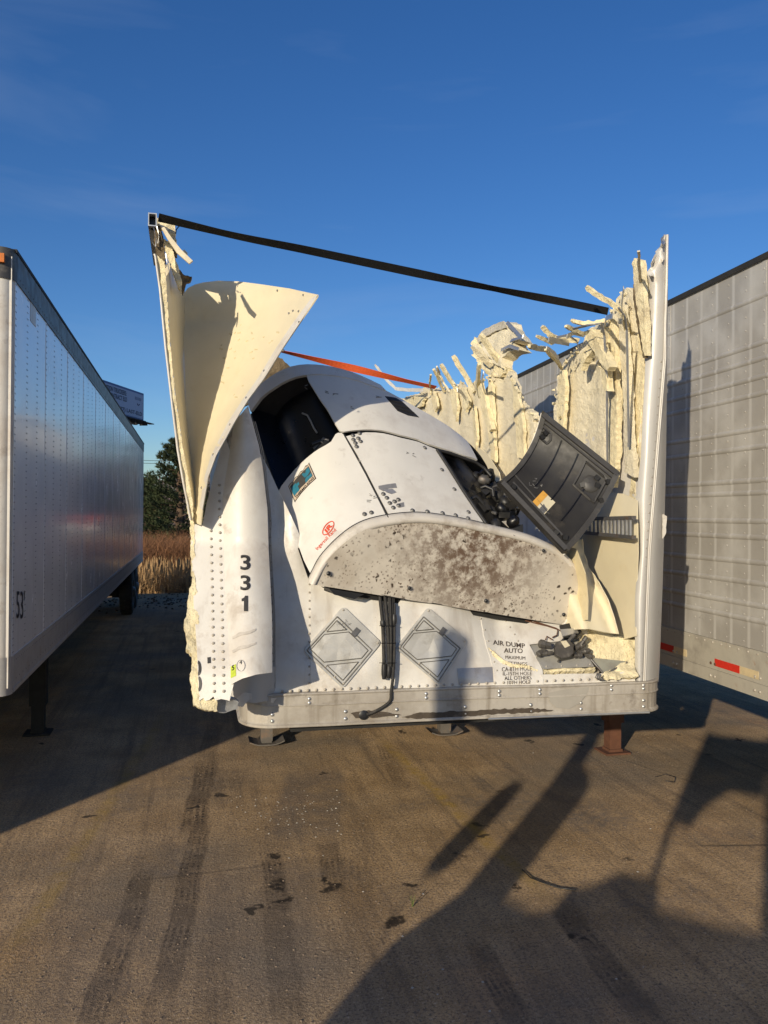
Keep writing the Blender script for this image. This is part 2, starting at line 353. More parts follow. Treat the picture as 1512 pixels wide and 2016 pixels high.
# ================================================================== ground
def ground_material():
    m = bpy.data.materials.new('dusty_yard_ground'); m.use_nodes = True; t = m.node_tree; L = t.links.new; bs = t.nodes['Principled BSDF']
    bs.inputs['Roughness'].default_value = .92; bs.inputs['Specular IOR Level'].default_value = .2
    geo = _n(t, 'ShaderNodeNewGeometry'); P = geo.outputs['Position']
    def math_(op, a, b=None, c=None, clamp=False):
        n = _n(t, 'ShaderNodeMath', operation=op); n.use_clamp = clamp
        for i, s in enumerate((a, b, c)):
            if s is None: continue
            if isinstance(s, (int, float)): n.inputs[i].default_value = s
            else: L(s, n.inputs[i])
        return n.outputs[0]
    def tex(scale, detail=6, rg=.6, vec=None, dist=0):
        n = _n(t, 'ShaderNodeTexNoise'); n.inputs['Scale'].default_value = scale; n.inputs['Detail'].default_value = detail; n.inputs['Roughness'].default_value = rg; n.inputs['Distortion'].default_value = dist; L(vec or P, n.inputs['Vector']); return n.outputs['Fac']
    def ss(x, a, b):
        n = _n(t, 'ShaderNodeMapRange', interpolation_type='SMOOTHSTEP'); L(x, n.inputs['Value']); n.inputs['From Min'].default_value = a; n.inputs['From Max'].default_value = b; return n.outputs[0]
    def mix(f, a, b, mode='MIX'):
        n = _n(t, 'ShaderNodeMixRGB'); n.blend_type = mode
        if isinstance(f, (int, float)): n.inputs[0].default_value = f
        else: L(f, n.inputs[0])
        for i, s in ((1, a), (2, b)):
            if isinstance(s, tuple): n.inputs[i].default_value = rgba(s)
            else: L(s, n.inputs[i])
        return n.outputs[0]
    big = tex(.35, 4); mid = tex(1.6, 6, .65); fine = tex(55, 3, .7); grit = tex(190, 2, .6)
    base = mix(ss(mid, .3, .72), (.40, .262, .13), (.66, .45, .245))
    base = mix(ss(big, .42, .66), base, (.29, .23, .16))
    base = mix(ss(tex(.9, 5, .6, dist=.6), .56, .74), base, (.60, .37, .18))
    base = mix(ss(fine, .38, .66), base, (.135, .10, .075), 'MIX') if False else mix(ss(fine, .55, .75), base, (.66, .53, .41))
    base = mix(math_('MULTIPLY', ss(tex(62, 4, .75), .48, .62), .85), base, (.17, .12, .085))
    base = mix(math_('MULTIPLY', ss(tex(28, 5, .75), .53, .66), .55), base, (.15, .11, .08))
    base = mix(ss(grit, .60, .72), base, (.78, .66, .53))
    # dark asphalt showing through where the dust is thin
    base = mix(math_('MULTIPLY', ss(tex(.55, 6, .7, dist=.3), .52, .66), ss(tex(14, 5, .7), .3, .7)), base, (.215, .175, .145))
    # scuffed streaks along the way the trucks drive in
    for rot, sx, am in ((.08, 7, .5), (-.10, 16, .4), (-.32, 9, .3)):
        mp_ = _n(t, 'ShaderNodeMapping'); mp_.inputs['Rotation'].default_value = (0, 0, rot); mp_.inputs['Scale'].default_value = (sx, .45, 1); L(P, mp_.inputs['Vector'])
        st_ = math_('MULTIPLY', ss(tex(1.0, 5, .65, vec=mp_.outputs[0]), .50, .70), ss(tex(30, 4, .75), .25, .60)); base = mix(math_('MULTIPLY', st_, am), base, (.13, .10, .078))
    sep = _n(t, 'ShaderNodeSeparateXYZ'); L(P, sep.inputs[0])
    def seg(a, b, w, soft=.3):
        A = W(*a, Z=0); B = W(*b, Z=0); d = (B-A); ln = d.length; d.normalize(); n_ = Vector((-d.y, d.x, 0))
        sub = _n(t, 'ShaderNodeVectorMath', operation='SUBTRACT'); L(P, sub.inputs[0]); sub.inputs[1].default_value = A
        def dot(v):
            q = _n(t, 'ShaderNodeVectorMath', operation='DOT_PRODUCT'); L(sub.outputs[0], q.inputs[0]); q.inputs[1].default_value = v; return q.outputs['Value']
        al, ac = dot(d), dot(n_)
        wob = math_('MULTIPLY_ADD', tex(1.2, 3), .09, -.045); ac = math_('ADD', ac, wob)
        mask = ss(math_('ABSOLUTE', ac), w*.5, w*.5*(1-soft))
        ends = math_('MULTIPLY', ss(al, -.05, ln*.22), ss(al, ln+.05, ln*.78))
        return math_('MULTIPLY', mask, ends), al, ac
    tracks = [((402,1600),(300,2060),.17,1.0), ((290,1700),(165,2060),.17,1.0), ((412,1485),(372,1665),.22,1.0), ((532,1675),(556,1800),.17,1.0), ((640,1650),(664,1770),.17,.75),
              ((540,1740),(575,2060),.20,.7), ((930,1845),(1045,2040),.16,.9), ((1090,1760),(1300,2040),.20,.85), ((752,1462),(800,1560),.18,.6), ((425,1420),(405,1500),.2,.6),
              ((425,1830),(420,2040),.2,.45), ((470,1510),(450,1560),.3,.4), ((690,1620),(720,1900),.22,.35), ((1010,1800),(1120,2040),.2,.3)]
    gap = math_('MULTIPLY', ss(tex(3.5, 5, .7), .36, .58), ss(tex(45, 3, .7), .34, .52))
    for a, b, w, st in tracks:
        mk, al, ac = seg(a, b, w)
        tr = math_('SINE', math_('MULTIPLY', ac, 2*math.pi/(w*.21))); ribs = ss(tr, -.7, .3)
        no = math_('SINE', math_('ADD', math_('MULTIPLY', al, 2*math.pi/.055), math_('MULTIPLY', ac, 40))); notch = ss(no, -3.0, .6)
        f = math_('MULTIPLY', math_('MULTIPLY', mk, math_('MULTIPLY', ribs, notch)), math_('MULTIPLY', gap, st*.95))
        f2 = math_('MULTIPLY', math_('MULTIPLY', mk, ss(tex(2.6, 5, .7), .3, .6)), .58*st)
        base = mix(math_('MAXIMUM', f, f2), base, (.062, .046, .036))
    for a, b, w, st in [((625,1500),(590,1680),.62,.62), ((250,1760),(200,2040),.8,.35), ((480,1700),(520,2000),.9,.3), ((1000,1850),(1200,2040),1.2,.35)]:
        mk, al, ac = seg(a, b, w, .35); base = mix(math_('MULTIPLY', mk, math_('MULTIPLY', ss(tex(3, 5, .7), .25, .6), st)), base, (.19, .155, .13))
    for a, b, w, st in [((735,1440),(1112,1800),.17,.85), ((338,1385),(-60,2010),.18,.5)]:
        mk, al, ac = seg(a, b, w, .8); f = math_('MULTIPLY', mk, math_('MULTIPLY', ss(tex(7, 6, .75), .34, .66), st)); base = mix(f, base, (.46, .30, .075))
    for a, b, w, st in [((1365,1665),(1530,1662),.035,.6), ((250,1735),(560,1700),.03,.35), ((1180,1480),(1420,1560),.03,.3)]:
        mk, al, ac = seg(a, b, w); base = mix(math_('MULTIPLY', mk, st), base, (.075, .062, .05))
    # oil drips
    vo = _n(t, 'ShaderNodeTexVoronoi'); vo.inputs['Scale'].default_value = 2.3
    dn = _n(t, 'ShaderNodeTexNoise'); dn.inputs['Scale'].default_value = 9; L(P, dn.inputs['Vector']); ad = _n(t, 'ShaderNodeVectorMath', operation='MULTIPLY_ADD'); L(dn.outputs['Color'], ad.inputs[0]); ad.inputs[1].default_value = (.24, .24, 0); L(P, ad.inputs[2]); L(ad.outputs[0], vo.inputs['Vector'])
    drips = math_('MULTIPLY', ss(vo.outputs['Distance'], .13, .07), ss(tex(.6, 2), .50, .56)); base = mix(math_('MULTIPLY', drips, .85), base, (.035, .03, .026))
    # oil soaked patches under the drive wheels
    for (u, v, r) in [(540,1685,.05), (546,1745,.07), (556,1775,.05), (655,1748,.06), (640,1735,.04), (1020,1745,.05), (800,1742,.05), (770,1812,.06), (640,1522,.05), (790,1440,.06)]:
        c = W(u, v, Z=0); ds = _n(t, 'ShaderNodeVectorMath', operation='DISTANCE'); L(ad.outputs[0], ds.inputs[0]); ds.inputs[1].default_value = c+Vector((.12, .12, 0))
        base = mix(math_('MULTIPLY', ss(ds.outputs['Value'], r*1.15, r*.55), math_('MULTIPLY', ss(tex(22, 4, .7), .28, .5), .9)), base, (.03, .024, .02))
    # far field turns to dry straw colour
    far = ss(sep.outputs['Y'], 21.5, 23.5); base = mix(far, base, (.30, .20, .10))
    L(base, bs.inputs['Base Color'])
    b1 = _n(t, 'ShaderNodeBump'); b1.inputs['Strength'].default_value = .8; b1.inputs['Distance'].default_value = .016
    h = math_('ADD', math_('MULTIPLY', fine, .55), math_('MULTIPLY', grit, .35)); h = math_('ADD', h, math_('MULTIPLY', tex(9, 4), .6)); L(h, b1.inputs['Height']); L(b1.outputs[0], bs.inputs['Normal'])
    return m
mb = MB(); S_ = 3000
gy = [(-S_, 0), (23.6, 0), (24.4, -.08), (25.2, -.42), (26.0, -.62), (27.5, -.65), (S_, -.65)]
mb.add([(x, y, z) for y, z in gy for x in (-S_, S_)], [(2*i, 2*i+1, 2*i+3, 2*i+2) for i in range(len(gy)-1)])
tag(mb.obj('ground', ground_material()), kind='structure')
# loose stones and chips of paint lying in the yard
def stones(name, label, mat_, spots, lo, hi, fl=.6):
    mb = MB(); r2 = random.Random(5)
    for x, y in spots:
        s = r2.uniform(lo, hi)**1; n = 5; a0 = r2.uniform(0, 6); ring = []
        for k in range(n):
            a = a0+2*math.pi*k/n; q = s*r2.uniform(.7, 1.2); ring.append((x+q*math.cos(a), y+q*math.sin(a), 0))
        up = [(x+(px-x)*.6, y+(py-y)*.6, s*fl*r2.uniform(.6, 1.1)) for px, py, _ in ring]
        mb.add(ring+up, [(k, (k+1) % n, n+(k+1) % n, n+k) for k in range(n)]+[tuple(range(n, 2*n))])
    o = mb.obj(name, mat_, fix=False); return tag(o, label, name.split('_')[-1], kind='stuff')
M['stone'] = mat('grey_stone', (.22, .165, .115), .9, var=.35, vscale=40)
M['chip'] = mat('pale_chip', (.50, .46, .40), .8, var=.2, vscale=40)
sp = []
for i in range(6000):
    y = 2.2+ (rnd.random()**1.7)*14; x = rnd.uniform(-.5, .95)*y*1.05+.2
    sp.append((x, y))
stones('loose_gravel', 'fine loose stones scattered over the dusty yard', M['stone'], sp, .003, .008)
sp = []
for i in range(80):
    c = W(580+rnd.gauss(0, 60), 1605+rnd.gauss(0, 22), Z=0); sp.append((c.x, c.y))
for i in range(22):
    c = W(rnd.uniform(560, 1300), rnd.uniform(1440, 2000), Z=0); sp.append((c.x, c.y))
stones('paint_chips', 'pale chips of paint and stone scattered before the wreck', M['chip'], sp, .003, .010, .4)

# ================================================================== wheels, legs
def wheel(cx, cy, cz, sgn, parent, r=.5, w=.27):
    ax = (sgn, 0, 0); mb = MB()
    mb.lathe((cx-sgn*w/2, cy, cz), ax, [(r*.56, 0), (r*.80, -.005), (r*.95, .01), (r, .05), (r, w-.05), (r*.95, w-.01), (r*.80, w+.005), (r*.56, w)], 32)
    for k in range(32):
        a = 2*math.pi*k/32; mb.box((cx, cy+(r+.004)*math.cos(a), cz+(r+.004)*math.sin(a)), (w*.8, .03, .012), Matrix.Rotation(a-math.pi/2, 3, 'X'))
    ty = mb.obj('wheel', M['rubber'], parent)
    mb = MB(); mb.lathe((cx-sgn*w/2, cy, cz), ax, [(r*.57, w), (r*.55, w-.02), (r*.5, w-.06), (r*.3, w-.10), (r*.26, w-.02), (r*.2, w+.04), (0.001, w+.045)], 24)
    for k in range(10):
        a = 2*math.pi*k/10; mb.dome((cx+sgn*(w/2-.075), cy+r*.38*math.cos(a), cz+r*.38*math.sin(a)), ax, .016, .03, 6)
    mb.obj('rim', M['steel'], ty)
def landing_leg(x, y, ztop, parent, m, foot='dish', w=.13, name='landing_leg'):
    mb = MB(); mb.bbox((x-w/2, y-w/2, .30), (x+w/2, y+w/2, ztop)); mb.bbox((x-w*.38, y-w*.38, .04), (x+w*.38, y+w*.38, .32))
    lg = mb.obj(name, m, parent)
    mb = MB()
    if foot == 'dish':   # sand shoe with turned-up ends
        G = []
        for i in range(9):
            q = -1+2*i/8; zz = .012+.065*max(0, abs(q)-.35)**1.5
            G.append([(x+q*.17, y-.12, zz), (x+q*.17, y+.12, zz)])
        G2 = [[(a[0], a[1], a[2]+.012) for a in row] for row in G]
        mb.grid(G, False); mb.grid([r[::-1] for r in G2], False)
        for j in (0, 1): mb.add([r[j] for r in G]+[r[j] for r in G2], [(i, i+1, 9+i+1, 9+i) for i in range(8)])
        mb.bbox((x-.05, y-.055, .02), (x+.05, y+.055, .10))
    else:
        mb.bbox((x-.13, y-.12, .004), (x+.13, y+.12, .02)); mb.bbox((x-.07, y-.07, .02), (x+.07, y+.07, .045))
    mb.obj('foot', m, lg)
    return lg

# ================================================================== left trailer (white, glossy riveted side)
XL, YL0, YL1, ZT, ZB = -1.203, 5.972, 22.07, 4.11, 1.0325
XLL = XL-2.59
lt = empty('box_trailer', (XL-1.3, YL0+8, 0), 'glossy white riveted box trailer with number 53 on its side, left of the wreck', 'trailer', 'parked trailers')
mb = MB(); mb.bbox((XLL+.01, YL0+.03, ZB+.03), (XL-.012, YL1-.02, ZT-.05)); mb.obj('body', M['white'], lt)
npan = 13; pw = (YL1-YL0-.10)/npan
pm = None
M['rivet_dark'] = mat('dull_rivet', (.20, .20, .205), .45, .5)
for i in range(npan):
    y0 = YL0+.10+i*pw
    mb = MB(); mb.bbox((XL-.008, y0+.002, ZB+.24), (XL, y0+pw-.002, ZT-.19)); p_ = mb.obj('side_panel', M['fascia'], lt)
    mb = MB(); mb.bbox((XL-.002, y0-.022, ZB+.24), (XL+.0025, y0+.022, ZT-.19)); mb.obj('seam_strip', M['fascia'], p_)
    mb = MB()
    cols = [-.014, .014] + [pw*k/3 for k in (1, 2)] + [pw*k/3+.03 for k in (1, 2)]
    for k in range(58):
        z = ZB+.27+k*.0478
        for c in cols: mb.dome((XL+(.0025 if abs(c) < .02 else 0), y0+c, z), (1, 0, 0), .0055, .003, 5)
    mb.obj('rivets', M['rivet_dark'], p_, kind='stuff', fix=False)
# front with rounded corner
def arc_front(z0, z1, grow=0):
    G = []
    for z in (z0, z1):
        row = [Vector((XLL, YL0-grow, z))]
        for k in range(7):
            a = math.pi/2*k/6; row.append(Vector((XL+grow-.10+.10*math.sin(a), YL0-grow+.10-.10*math.cos(a), z)))
        row.append(Vector((XL+grow, YL0+.10, z))); G.append(row)
    return G
mb = MB(); mb.grid(arc_front(ZB+.24, ZT-.19)); mb.obj('front_wall', M['white'], lt)
mb = MB(); mb.grid(arc_front(ZT-.21, ZT+.005, .006)); G = arc_front(ZT+.005, ZT+.005, .006); mb.add([Vector((XLL, YL0+.3, ZT+.005)), Vector((XL+.006, YL0+.3, ZT+.005))]+G[0], [tuple(range(10, 1, -1))+(0, 1)][:1])
mb.bbox((XL-.03, YL0+.10, ZT-.21), (XL+.008, YL1, ZT-.012)); tr = mb.obj('top_rail', M['dark_rail'], lt)
mb = MB(); mb.bbox((XL-.06, YL0+.06, ZT-.012), (XL+.014, YL1, ZT+.012)); mb.obj('roof_edge', M['under'], tr)
mb = MB()
for k in range(150): mb.dome((XL+.008, YL0+.2+k*.1, ZT-.17), (1, 0, 0), .007, .004, 5)
mb.obj('rivets', M['steel'], tr, kind='stuff', fix=False)
mb = MB(); mb.bbox((XLL+.05, YL0+.1, ZT-.02), (XL-.05, YL1, ZT+.002)); mb.obj('roof', M['white'], lt)
for dx in (0, -.35):
    mb = MB(); mb.bbox((XL-.10+dx-.05, YL0-.035, ZT-.11), (XL-.10+dx+.05, YL0-.004, ZT-.05)); mb.obj('marker_light', M['amber'], lt)
mb = MB(); G = arc_front(ZB-.02, ZB+.245, .004); mb.grid(G); mb.bbox((XL-.03, YL0+.10, ZB), (XL+.006, YL1, ZB+.245)); mb.bbox((XL-.06, YL0+.10, ZB-.012), (XL+.012, YL1, ZB+.02)); br = mb.obj('bottom_rail', mat('greyed_rail', (.50, .49, .47), .45, .2, var=.12, vscale=4, dirt=[((.33, .27, .21), .25, 4)]), lt)
mb = MB()
for k in range(260): mb.dome((XL+.006, YL0+.2+k*.06, ZB+.205), (1, 0, 0), .006, .003, 5)
for k in range(130): mb.dome((XL+.006, YL0+.2+k*.12, ZB+.07), (1, 0, 0), .006, .003, 5)
mb.obj('rivets', M['rivet_dark'], br, kind='stuff', fix=False)
mb = MB(); mb.bbox((XLL+.04, YL0+.12, ZB+.0), (XL-.05, YL1, ZB+.12)); mb.obj('floor', M['under'], lt)
WL = lambda u, v: W(u, v, X=XL+.004)
text('lettering', "53'", WL, (33, 1217), (49, 1219), (33, 1161), M['ink'], lt, .0, label="black number 53 with a foot mark")
mb = MB(); a = W(60, 575, X=XL); mb.bbox((XL, a.y, a.z-.22), (XL+.003, a.y+.22, a.z)); mb.obj('sticker', M['white'], lt)
for x in (XL-.30, XLL+.30): landing_leg(x, YL0+2.9, ZB+.02, lt, M['under'], 'plate', .16)
for y in (YL1-1.9, YL1-3.15):
    for x, sg in ((XL-.16, 1), (XLL+.16, -1)): wheel(x, y, .5, sg, lt)
mb = MB(); mb.bbox((XL-.80, YL1-4.2, .62), (XL-.66, YL1-.6, .98)); mb.bbox((XLL+.66, YL1-4.2, .62), (XLL+.80, YL1-.6, .98)); mb.bbox((XLL+.4, YL1-1.98, .42), (XL-.4, YL1-1.82, .58)); mb.bbox((XLL+.4, YL1-3.23, .42), (XL-.4, YL1-3.07, .58)); mb.obj('bogie_frame', M['under'], lt)
mb = MB(); mb.bbox((XL-.66, YL1-1.18, .18), (XL-.05, YL1-1.16, .98)); mb.obj('mud_flap', M['rubber'], lt)
mb = MB(); mb.bbox((XL-.5, YL1-.08, .52), (XL-.38, YL1, 1.03)); mb.bbox((XLL+.1, YL1-.08, .50), (XL-.1, YL1, .60)); mb.obj('rear_bumper', M['dark_rail'], lt)

# ================================================================== right trailer (grey, ribbed side in the sun)
YR = .0536; RD = Vector((math.sin(YR), math.cos(YR), 0)); RN = Vector((-math.cos(YR), math.sin(YR), 0)); RB = Vector((3.8274, 4, 0))
def RT(s, o, z): p = RB+RD*s+RN*o; return Vector((p.x, p.y, z))
def WR(u, v, o=0):
    D = W(u, v, d=1)-CAM; t = ((RB+RN*o)-CAM).dot(RN)/D.dot(RN); p = CAM+D*t; return (p-RB).dot(RD), p.z
def rbox(mb, s0, s1, o0, o1, z0, z1):
    mb.hexa([RT(s0, o0, z0), RT(s1, o0, z0), RT(s1, o1, z0), RT(s0, o1, z0), RT(s0, o0, z1), RT(s1, o0, z1), RT(s1, o1, z1), RT(s0, o1, z1)]); return mb
SR0, SR1 = -1.7, 14.4
rt = empty('ribbed_trailer', RT(6, -1.3, 0), 'dirty pale grey ribbed box trailer with red reflective tape, right of the wreck', 'trailer', 'parked trailers')
def grime_wall():
    m = mat('grimy_ribbed_skin', (.47, .455, .425), .5, .05, var=.07, vscale=2, dirt=[((.43, .41, .375), .30, 1.6), ((.36, .335, .30), .10, 5)], streak=((.44, .415, .375), .35, 3), bump=(.08, 6, .01))
    t = m.node_tree; L = t.links.new; bs = t.nodes['Principled BSDF']; src = bs.inputs['Base Color'].links[0].from_socket
    geo = _n(t, 'ShaderNodeNewGeometry'); dt = _n(t, 'ShaderNodeVectorMath', operation='DOT_PRODUCT'); L(geo.outputs['Position'], dt.inputs[0]); dt.inputs[1].default_value = RD
    def mth(op, a, b=None):
        n = _n(t, 'ShaderNodeMath', operation=op)
        for i, s in enumerate((a, b)):
            if s is None: continue
            if isinstance(s, (int, float)): n.inputs[i].default_value = s
            else: L(s, n.inputs[i])
        return n.outputs[0]
    fr = mth('ABSOLUTE', mth('SUBTRACT', mth('FRACT', mth('MULTIPLY', dt.outputs['Value'], 1/.205)), .5))
    mr = _n(t, 'ShaderNodeMapRange', interpolation_type='SMOOTHSTEP'); L(fr, mr.inputs[0]); mr.inputs[1].default_value = .47; mr.inputs[2].default_value = .38
    nz_ = _n(t, 'ShaderNodeTexNoise'); nz_.inputs['Scale'].default_value = 2.6; nz_.inputs['Detail'].default_value = 6; L(geo.outputs['Position'], nz_.inputs['Vector'])
    mr2 = _n(t, 'ShaderNodeMapRange', interpolation_type='SMOOTHSTEP'); L(nz_.outputs['Fac'], mr2.inputs[0]); mr2.inputs[1].default_value = .28; mr2.inputs[2].default_value = .60
    f = mth('MULTIPLY', mth('MULTIPLY', mr.outputs[0], mr2.outputs[0]), .75)
    mx = _n(t, 'ShaderNodeMixRGB'); L(f, mx.inputs[0]); L(src, mx.inputs[1]); mx.inputs[2].default_value = (.285, .265, .235, 1); L(mx.outputs[0], bs.inputs['Base Color'])
    return m
M['grime_wall'] = grime_wall()
mb = MB(); rbox(mb, SR0, SR1, -2.58, -.012, ZB+.03, ZT-.04); mb.obj('body', M['white'], rt)
zw1 = WR(1480, 524)[1]; zw0 = WR(1480, 1277)[1]
npr = 13; pr = (SR1-SR0)/npr
yb = [235, 430, 495, 570, 640, 785, 860, 1000, 1052, 1172, 1240, 1345, 1432, 1525, 1590]
zb_ = [WR(1483, 480+y/2.145)[1] for y in yb]
for i in range(npr):
    s0 = SR0+i*pr; mb = MB(); rbox(mb, s0+.0015, s0+pr-.0015, -.012, 0, zw0, zw1); sp_ = mb.obj('side_panel', M['grime_wall'], rt)
    mb = MB(); rbox(mb, s0-.02, s0+.02, -.004, .003, zw0, zw1); mb.obj('seam_strip', M['grime_wall'], sp_)
    mb = MB()
    for c in range(6):
        for k in range(28):
            z = zw1-.06-k*(zw1-zw0-.1)/27; mb.dome(RT(s0+c*pr/6, .003 if c == 0 else 0, z), RN, .008, .004, 6)
    mb.obj('rivets', M['grime_wall'], sp_, kind='stuff', fix=False)
for z in zb_:
    mb = MB(); G = []
    for s in (SR0, SR1):
        G.append([RT(s, 0, z-.020), RT(s, .006, z-.013), RT(s, .0095, z), RT(s, .006, z+.013), RT(s, 0, z+.020)])
    mb.grid(G); mb.obj('rib', M['grime_wall'], rt)
mb = MB(); rbox(mb, SR0, SR1, -.05, .010, zw1, ZT-.015); tr = mb.obj('top_rail', mat('grey_top_rail', (.30, .295, .285), .5, .3, dirt=((.2, .18, .16), .2, 5)), rt)
mb = MB(); rbox(mb, SR0, SR1, -.08, .018, ZT-.03, ZT+.012); mb.obj('roof_edge', M['under'], tr)
mb = MB(); rbox(mb, SR0, SR1, -2.5, -.1, ZT-.03, ZT+.0); mb.obj('roof', M['white'], rt)
mb = MB(); rbox(mb, SR0, SR1, -.04, .012, ZB+.10, zw0-.002); rbox(mb, SR0, SR1, -.04, .016, ZB, ZB+.098); br = mb.obj('bottom_rail', mat('dirty_bottom_rail', (.46, .43, .36), .5, .1, var=.12, vscale=3, dirt=[((.26, .235, .20), .35, 3), ((.30, .15, .08), -.02, 9)]), rt)
mb = MB()
for k in range(150): mb.dome(RT(SR0+.05+k*.107, .012, zw0-.025), RN, .009, .006, 6)
mb.obj('rivets', M['rail'], br, kind='stuff', fix=False)
for k in range(10):
    for dz in (.045, .14):
        for ds in (0, .055): 
            mb = MB(); mb.dome(RT(.25+k*.53+ds, .016 if dz < .1 else .012, ZB+dz), RN, .013, .009, 7); mb.obj('bolt', M['rust'] if (k*3+int(dz*100)) % 4 == 0 else M['rail'], br)
def tape(u0, u1, v, m):
    s0, z = WR(u0, v); s1, z1 = WR(u1, v); zc = ZB+.155; mb = MB(); rbox(mb, min(s0, s1), max(s0, s1), .0118, .0140, zc-.028, zc+.028); mb.obj('reflective_tape', m, rt)
tape(1410, 1459, 1315, M['red_tape']); tape(1459.5, 1497, 1325, M['pale_tape']); tape(1290, 1329, 1280, M['red_tape']); tape(1329.5, 1355, 1290, M['pale_tape'])
mb = MB(); rbox(mb, SR0, SR1, -2.5, -.05, ZB, ZB+.12); mb.obj('floor', M['under'], rt)
p = W(1212, 1484, Z=0); s_, o_ = (p-RB).dot(RD), (p-RB).dot(RN)
landing_leg(p.x, p.y+.06, ZB+.05, rt, M['rust'], 'plate', .155)
q = RT(s_, -2.1, 0); landing_leg(q.x, q.y, ZB+.05, rt, M['rust'], 'plate', .155)
for s in (SR1-2, SR1-3.25):
    for o, sg in ((-.16, -1), (-2.43, 1)):
        c = RT(s, o, 0); wheel(c.x, c.y, .5, sg, rt)
mb = MB(); rbox(mb, SR1-4.4, SR1-1, -.8, -.66, .62, .98); rbox(mb, SR1-4.4, SR1-1, -1.9, -1.76, .62, .98); rbox(mb, SR1-2.08, SR1-1.92, -2.3, -.3, .42, .58); rbox(mb, SR1-3.33, SR1-3.17, -2.3, -.3, .42, .58); mb.obj('bogie_frame', M['under'], rt)
WRp = lambda u, v: RT(WR(u, v)[0], .002, WR(u, v)[1])
# faint rubbed chalk marks
for i, (c, b) in enumerate((('C', ((1387, 1180), (1399, 1182), (1387, 1161))), ('40', ((1376, 1222), (1399, 1226), (1376, 1206))))):
    text('chalk_mark', c, WRp, *b, flat('chalk_grey', (.36, .345, .32)), rt, -.01)

# ================================================================== trailer beyond the left edge of the picture, its shadow crosses the yard
at = empty('box_trailer', (-6.3, 8, 0), 'white box trailer parked out of view to the left of the other trailers', 'trailer', 'parked trailers')
mb = MB(); mb.bbox((-7.65, 1.58, 1.03), (-5.06, 13.9, 4.08)); mb.obj('body', M['white'], at)
mb = MB(); mb.bbox((-7.66, 1.57, 3.9), (-5.05, 13.91, 4.11)); mb.obj('top_rail', M['dark_rail'], at)
mb = MB(); mb.bbox((-7.66, 1.57, 1.0), (-5.05, 13.91, 1.25)); mb.obj('bottom_rail', M['rail'], at)
for x in (-7.3, -5.4): landing_leg(x, 4.8, 1.05, at, M['steel'], 'plate', .16)
for y in (12, 10.75):
    for x, sg in ((-5.2, 1), (-7.5, -1)): wheel(x, y, .5, sg, at)
# ================================================================== the wrecked refrigerated trailer
YDR = .0135; XD, YD = .2657, 4.4819
dtc, dts = math.cos(YDR), math.sin(YDR)
def DT(x, y, z): return Vector((XD+x*dtc+y*dts, YD-x*dts+y*dtc, z))
FN = Vector((-dts, -dtc, 0))
def WF(u, v, o=0.0):
    D = W(u, v, d=1)-CAM; t = (DT(0, -o, 0)-CAM).dot(FN)/D.dot(FN); return CAM+D*t
wt = empty('wrecked_trailer', (XD+1.3, YD+6, 0), 'white refrigerated trailer with torn roof and peeled front, in the middle', 'trailer')

# ---- bottom rail wrapped round both front corners
def rail_path(o, nlen=.55, r=.15):
    pts = []; w = 2.565
    pts.append((-o, nlen))
    for k in range(9):
        a = math.pi/2*k/8; pts.append((r-(r+o)*math.cos(a), r-(r+o)*math.sin(a)))
    for k in range(1, 14): pts.append((r+(w-2*r)*k/14, -o))
    for k in range(9):
        a = math.pi/2*k/8; pts.append((w-r+(r+o)*math.sin(a), r-(r+o)*math.cos(a)))
    pts.append((w+o, nlen)); return pts
prof = [(.0, 1.270), (.034, 1.270), (.037, 1.264), (.035, 1.258), (.030, 1.254), (.030, 1.207), (.034, 1.203), (.034, 1.198), (.024, 1.194), (.024, 1.104), (.028, 1.098), (.036, 1.092), (.036, 1.082), (.030, 1.078), (.0, 1.078)]
G = []
for i, (o, z) in enumerate(prof):
    row = []
    for (x, y) in rail_path(o):
        wob = .006*nz3((x*2.1, y, 0.3), 1.6) + (.012*nz3((x*3, 4, z*2))*(1 if x < .35 else .15))
        row.append(DT(x+.045, y+wob, z+.026*(1-x/2.6)+.008*nz3((x*1.3, 7, 1), 1.2)+(.012*nz3((x*6, 1, z*9)) if x < .2 else 0)))
    G.append(row)
mb = MB(); mb.grid(G, False); rail = mb.obj('bottom_rail', M['rail'], wt)
for p in rail.data.polygons: p.use_smooth = False
# buckled white lip peeled up over the left end of the rail
lip = [(463,1390),(468,1372),(480,1364),(500,1366),(512,1373),(527,1374),(545,1374),(538,1384),(526,1382),(505,1376),(490,1378),(478,1392)]
sheet('torn_lip', lip, lambda u, v: WF(u, v, .06+.035*math.sin((u-460)*.07)), 7, .004, M['white'], wt, jag=1)
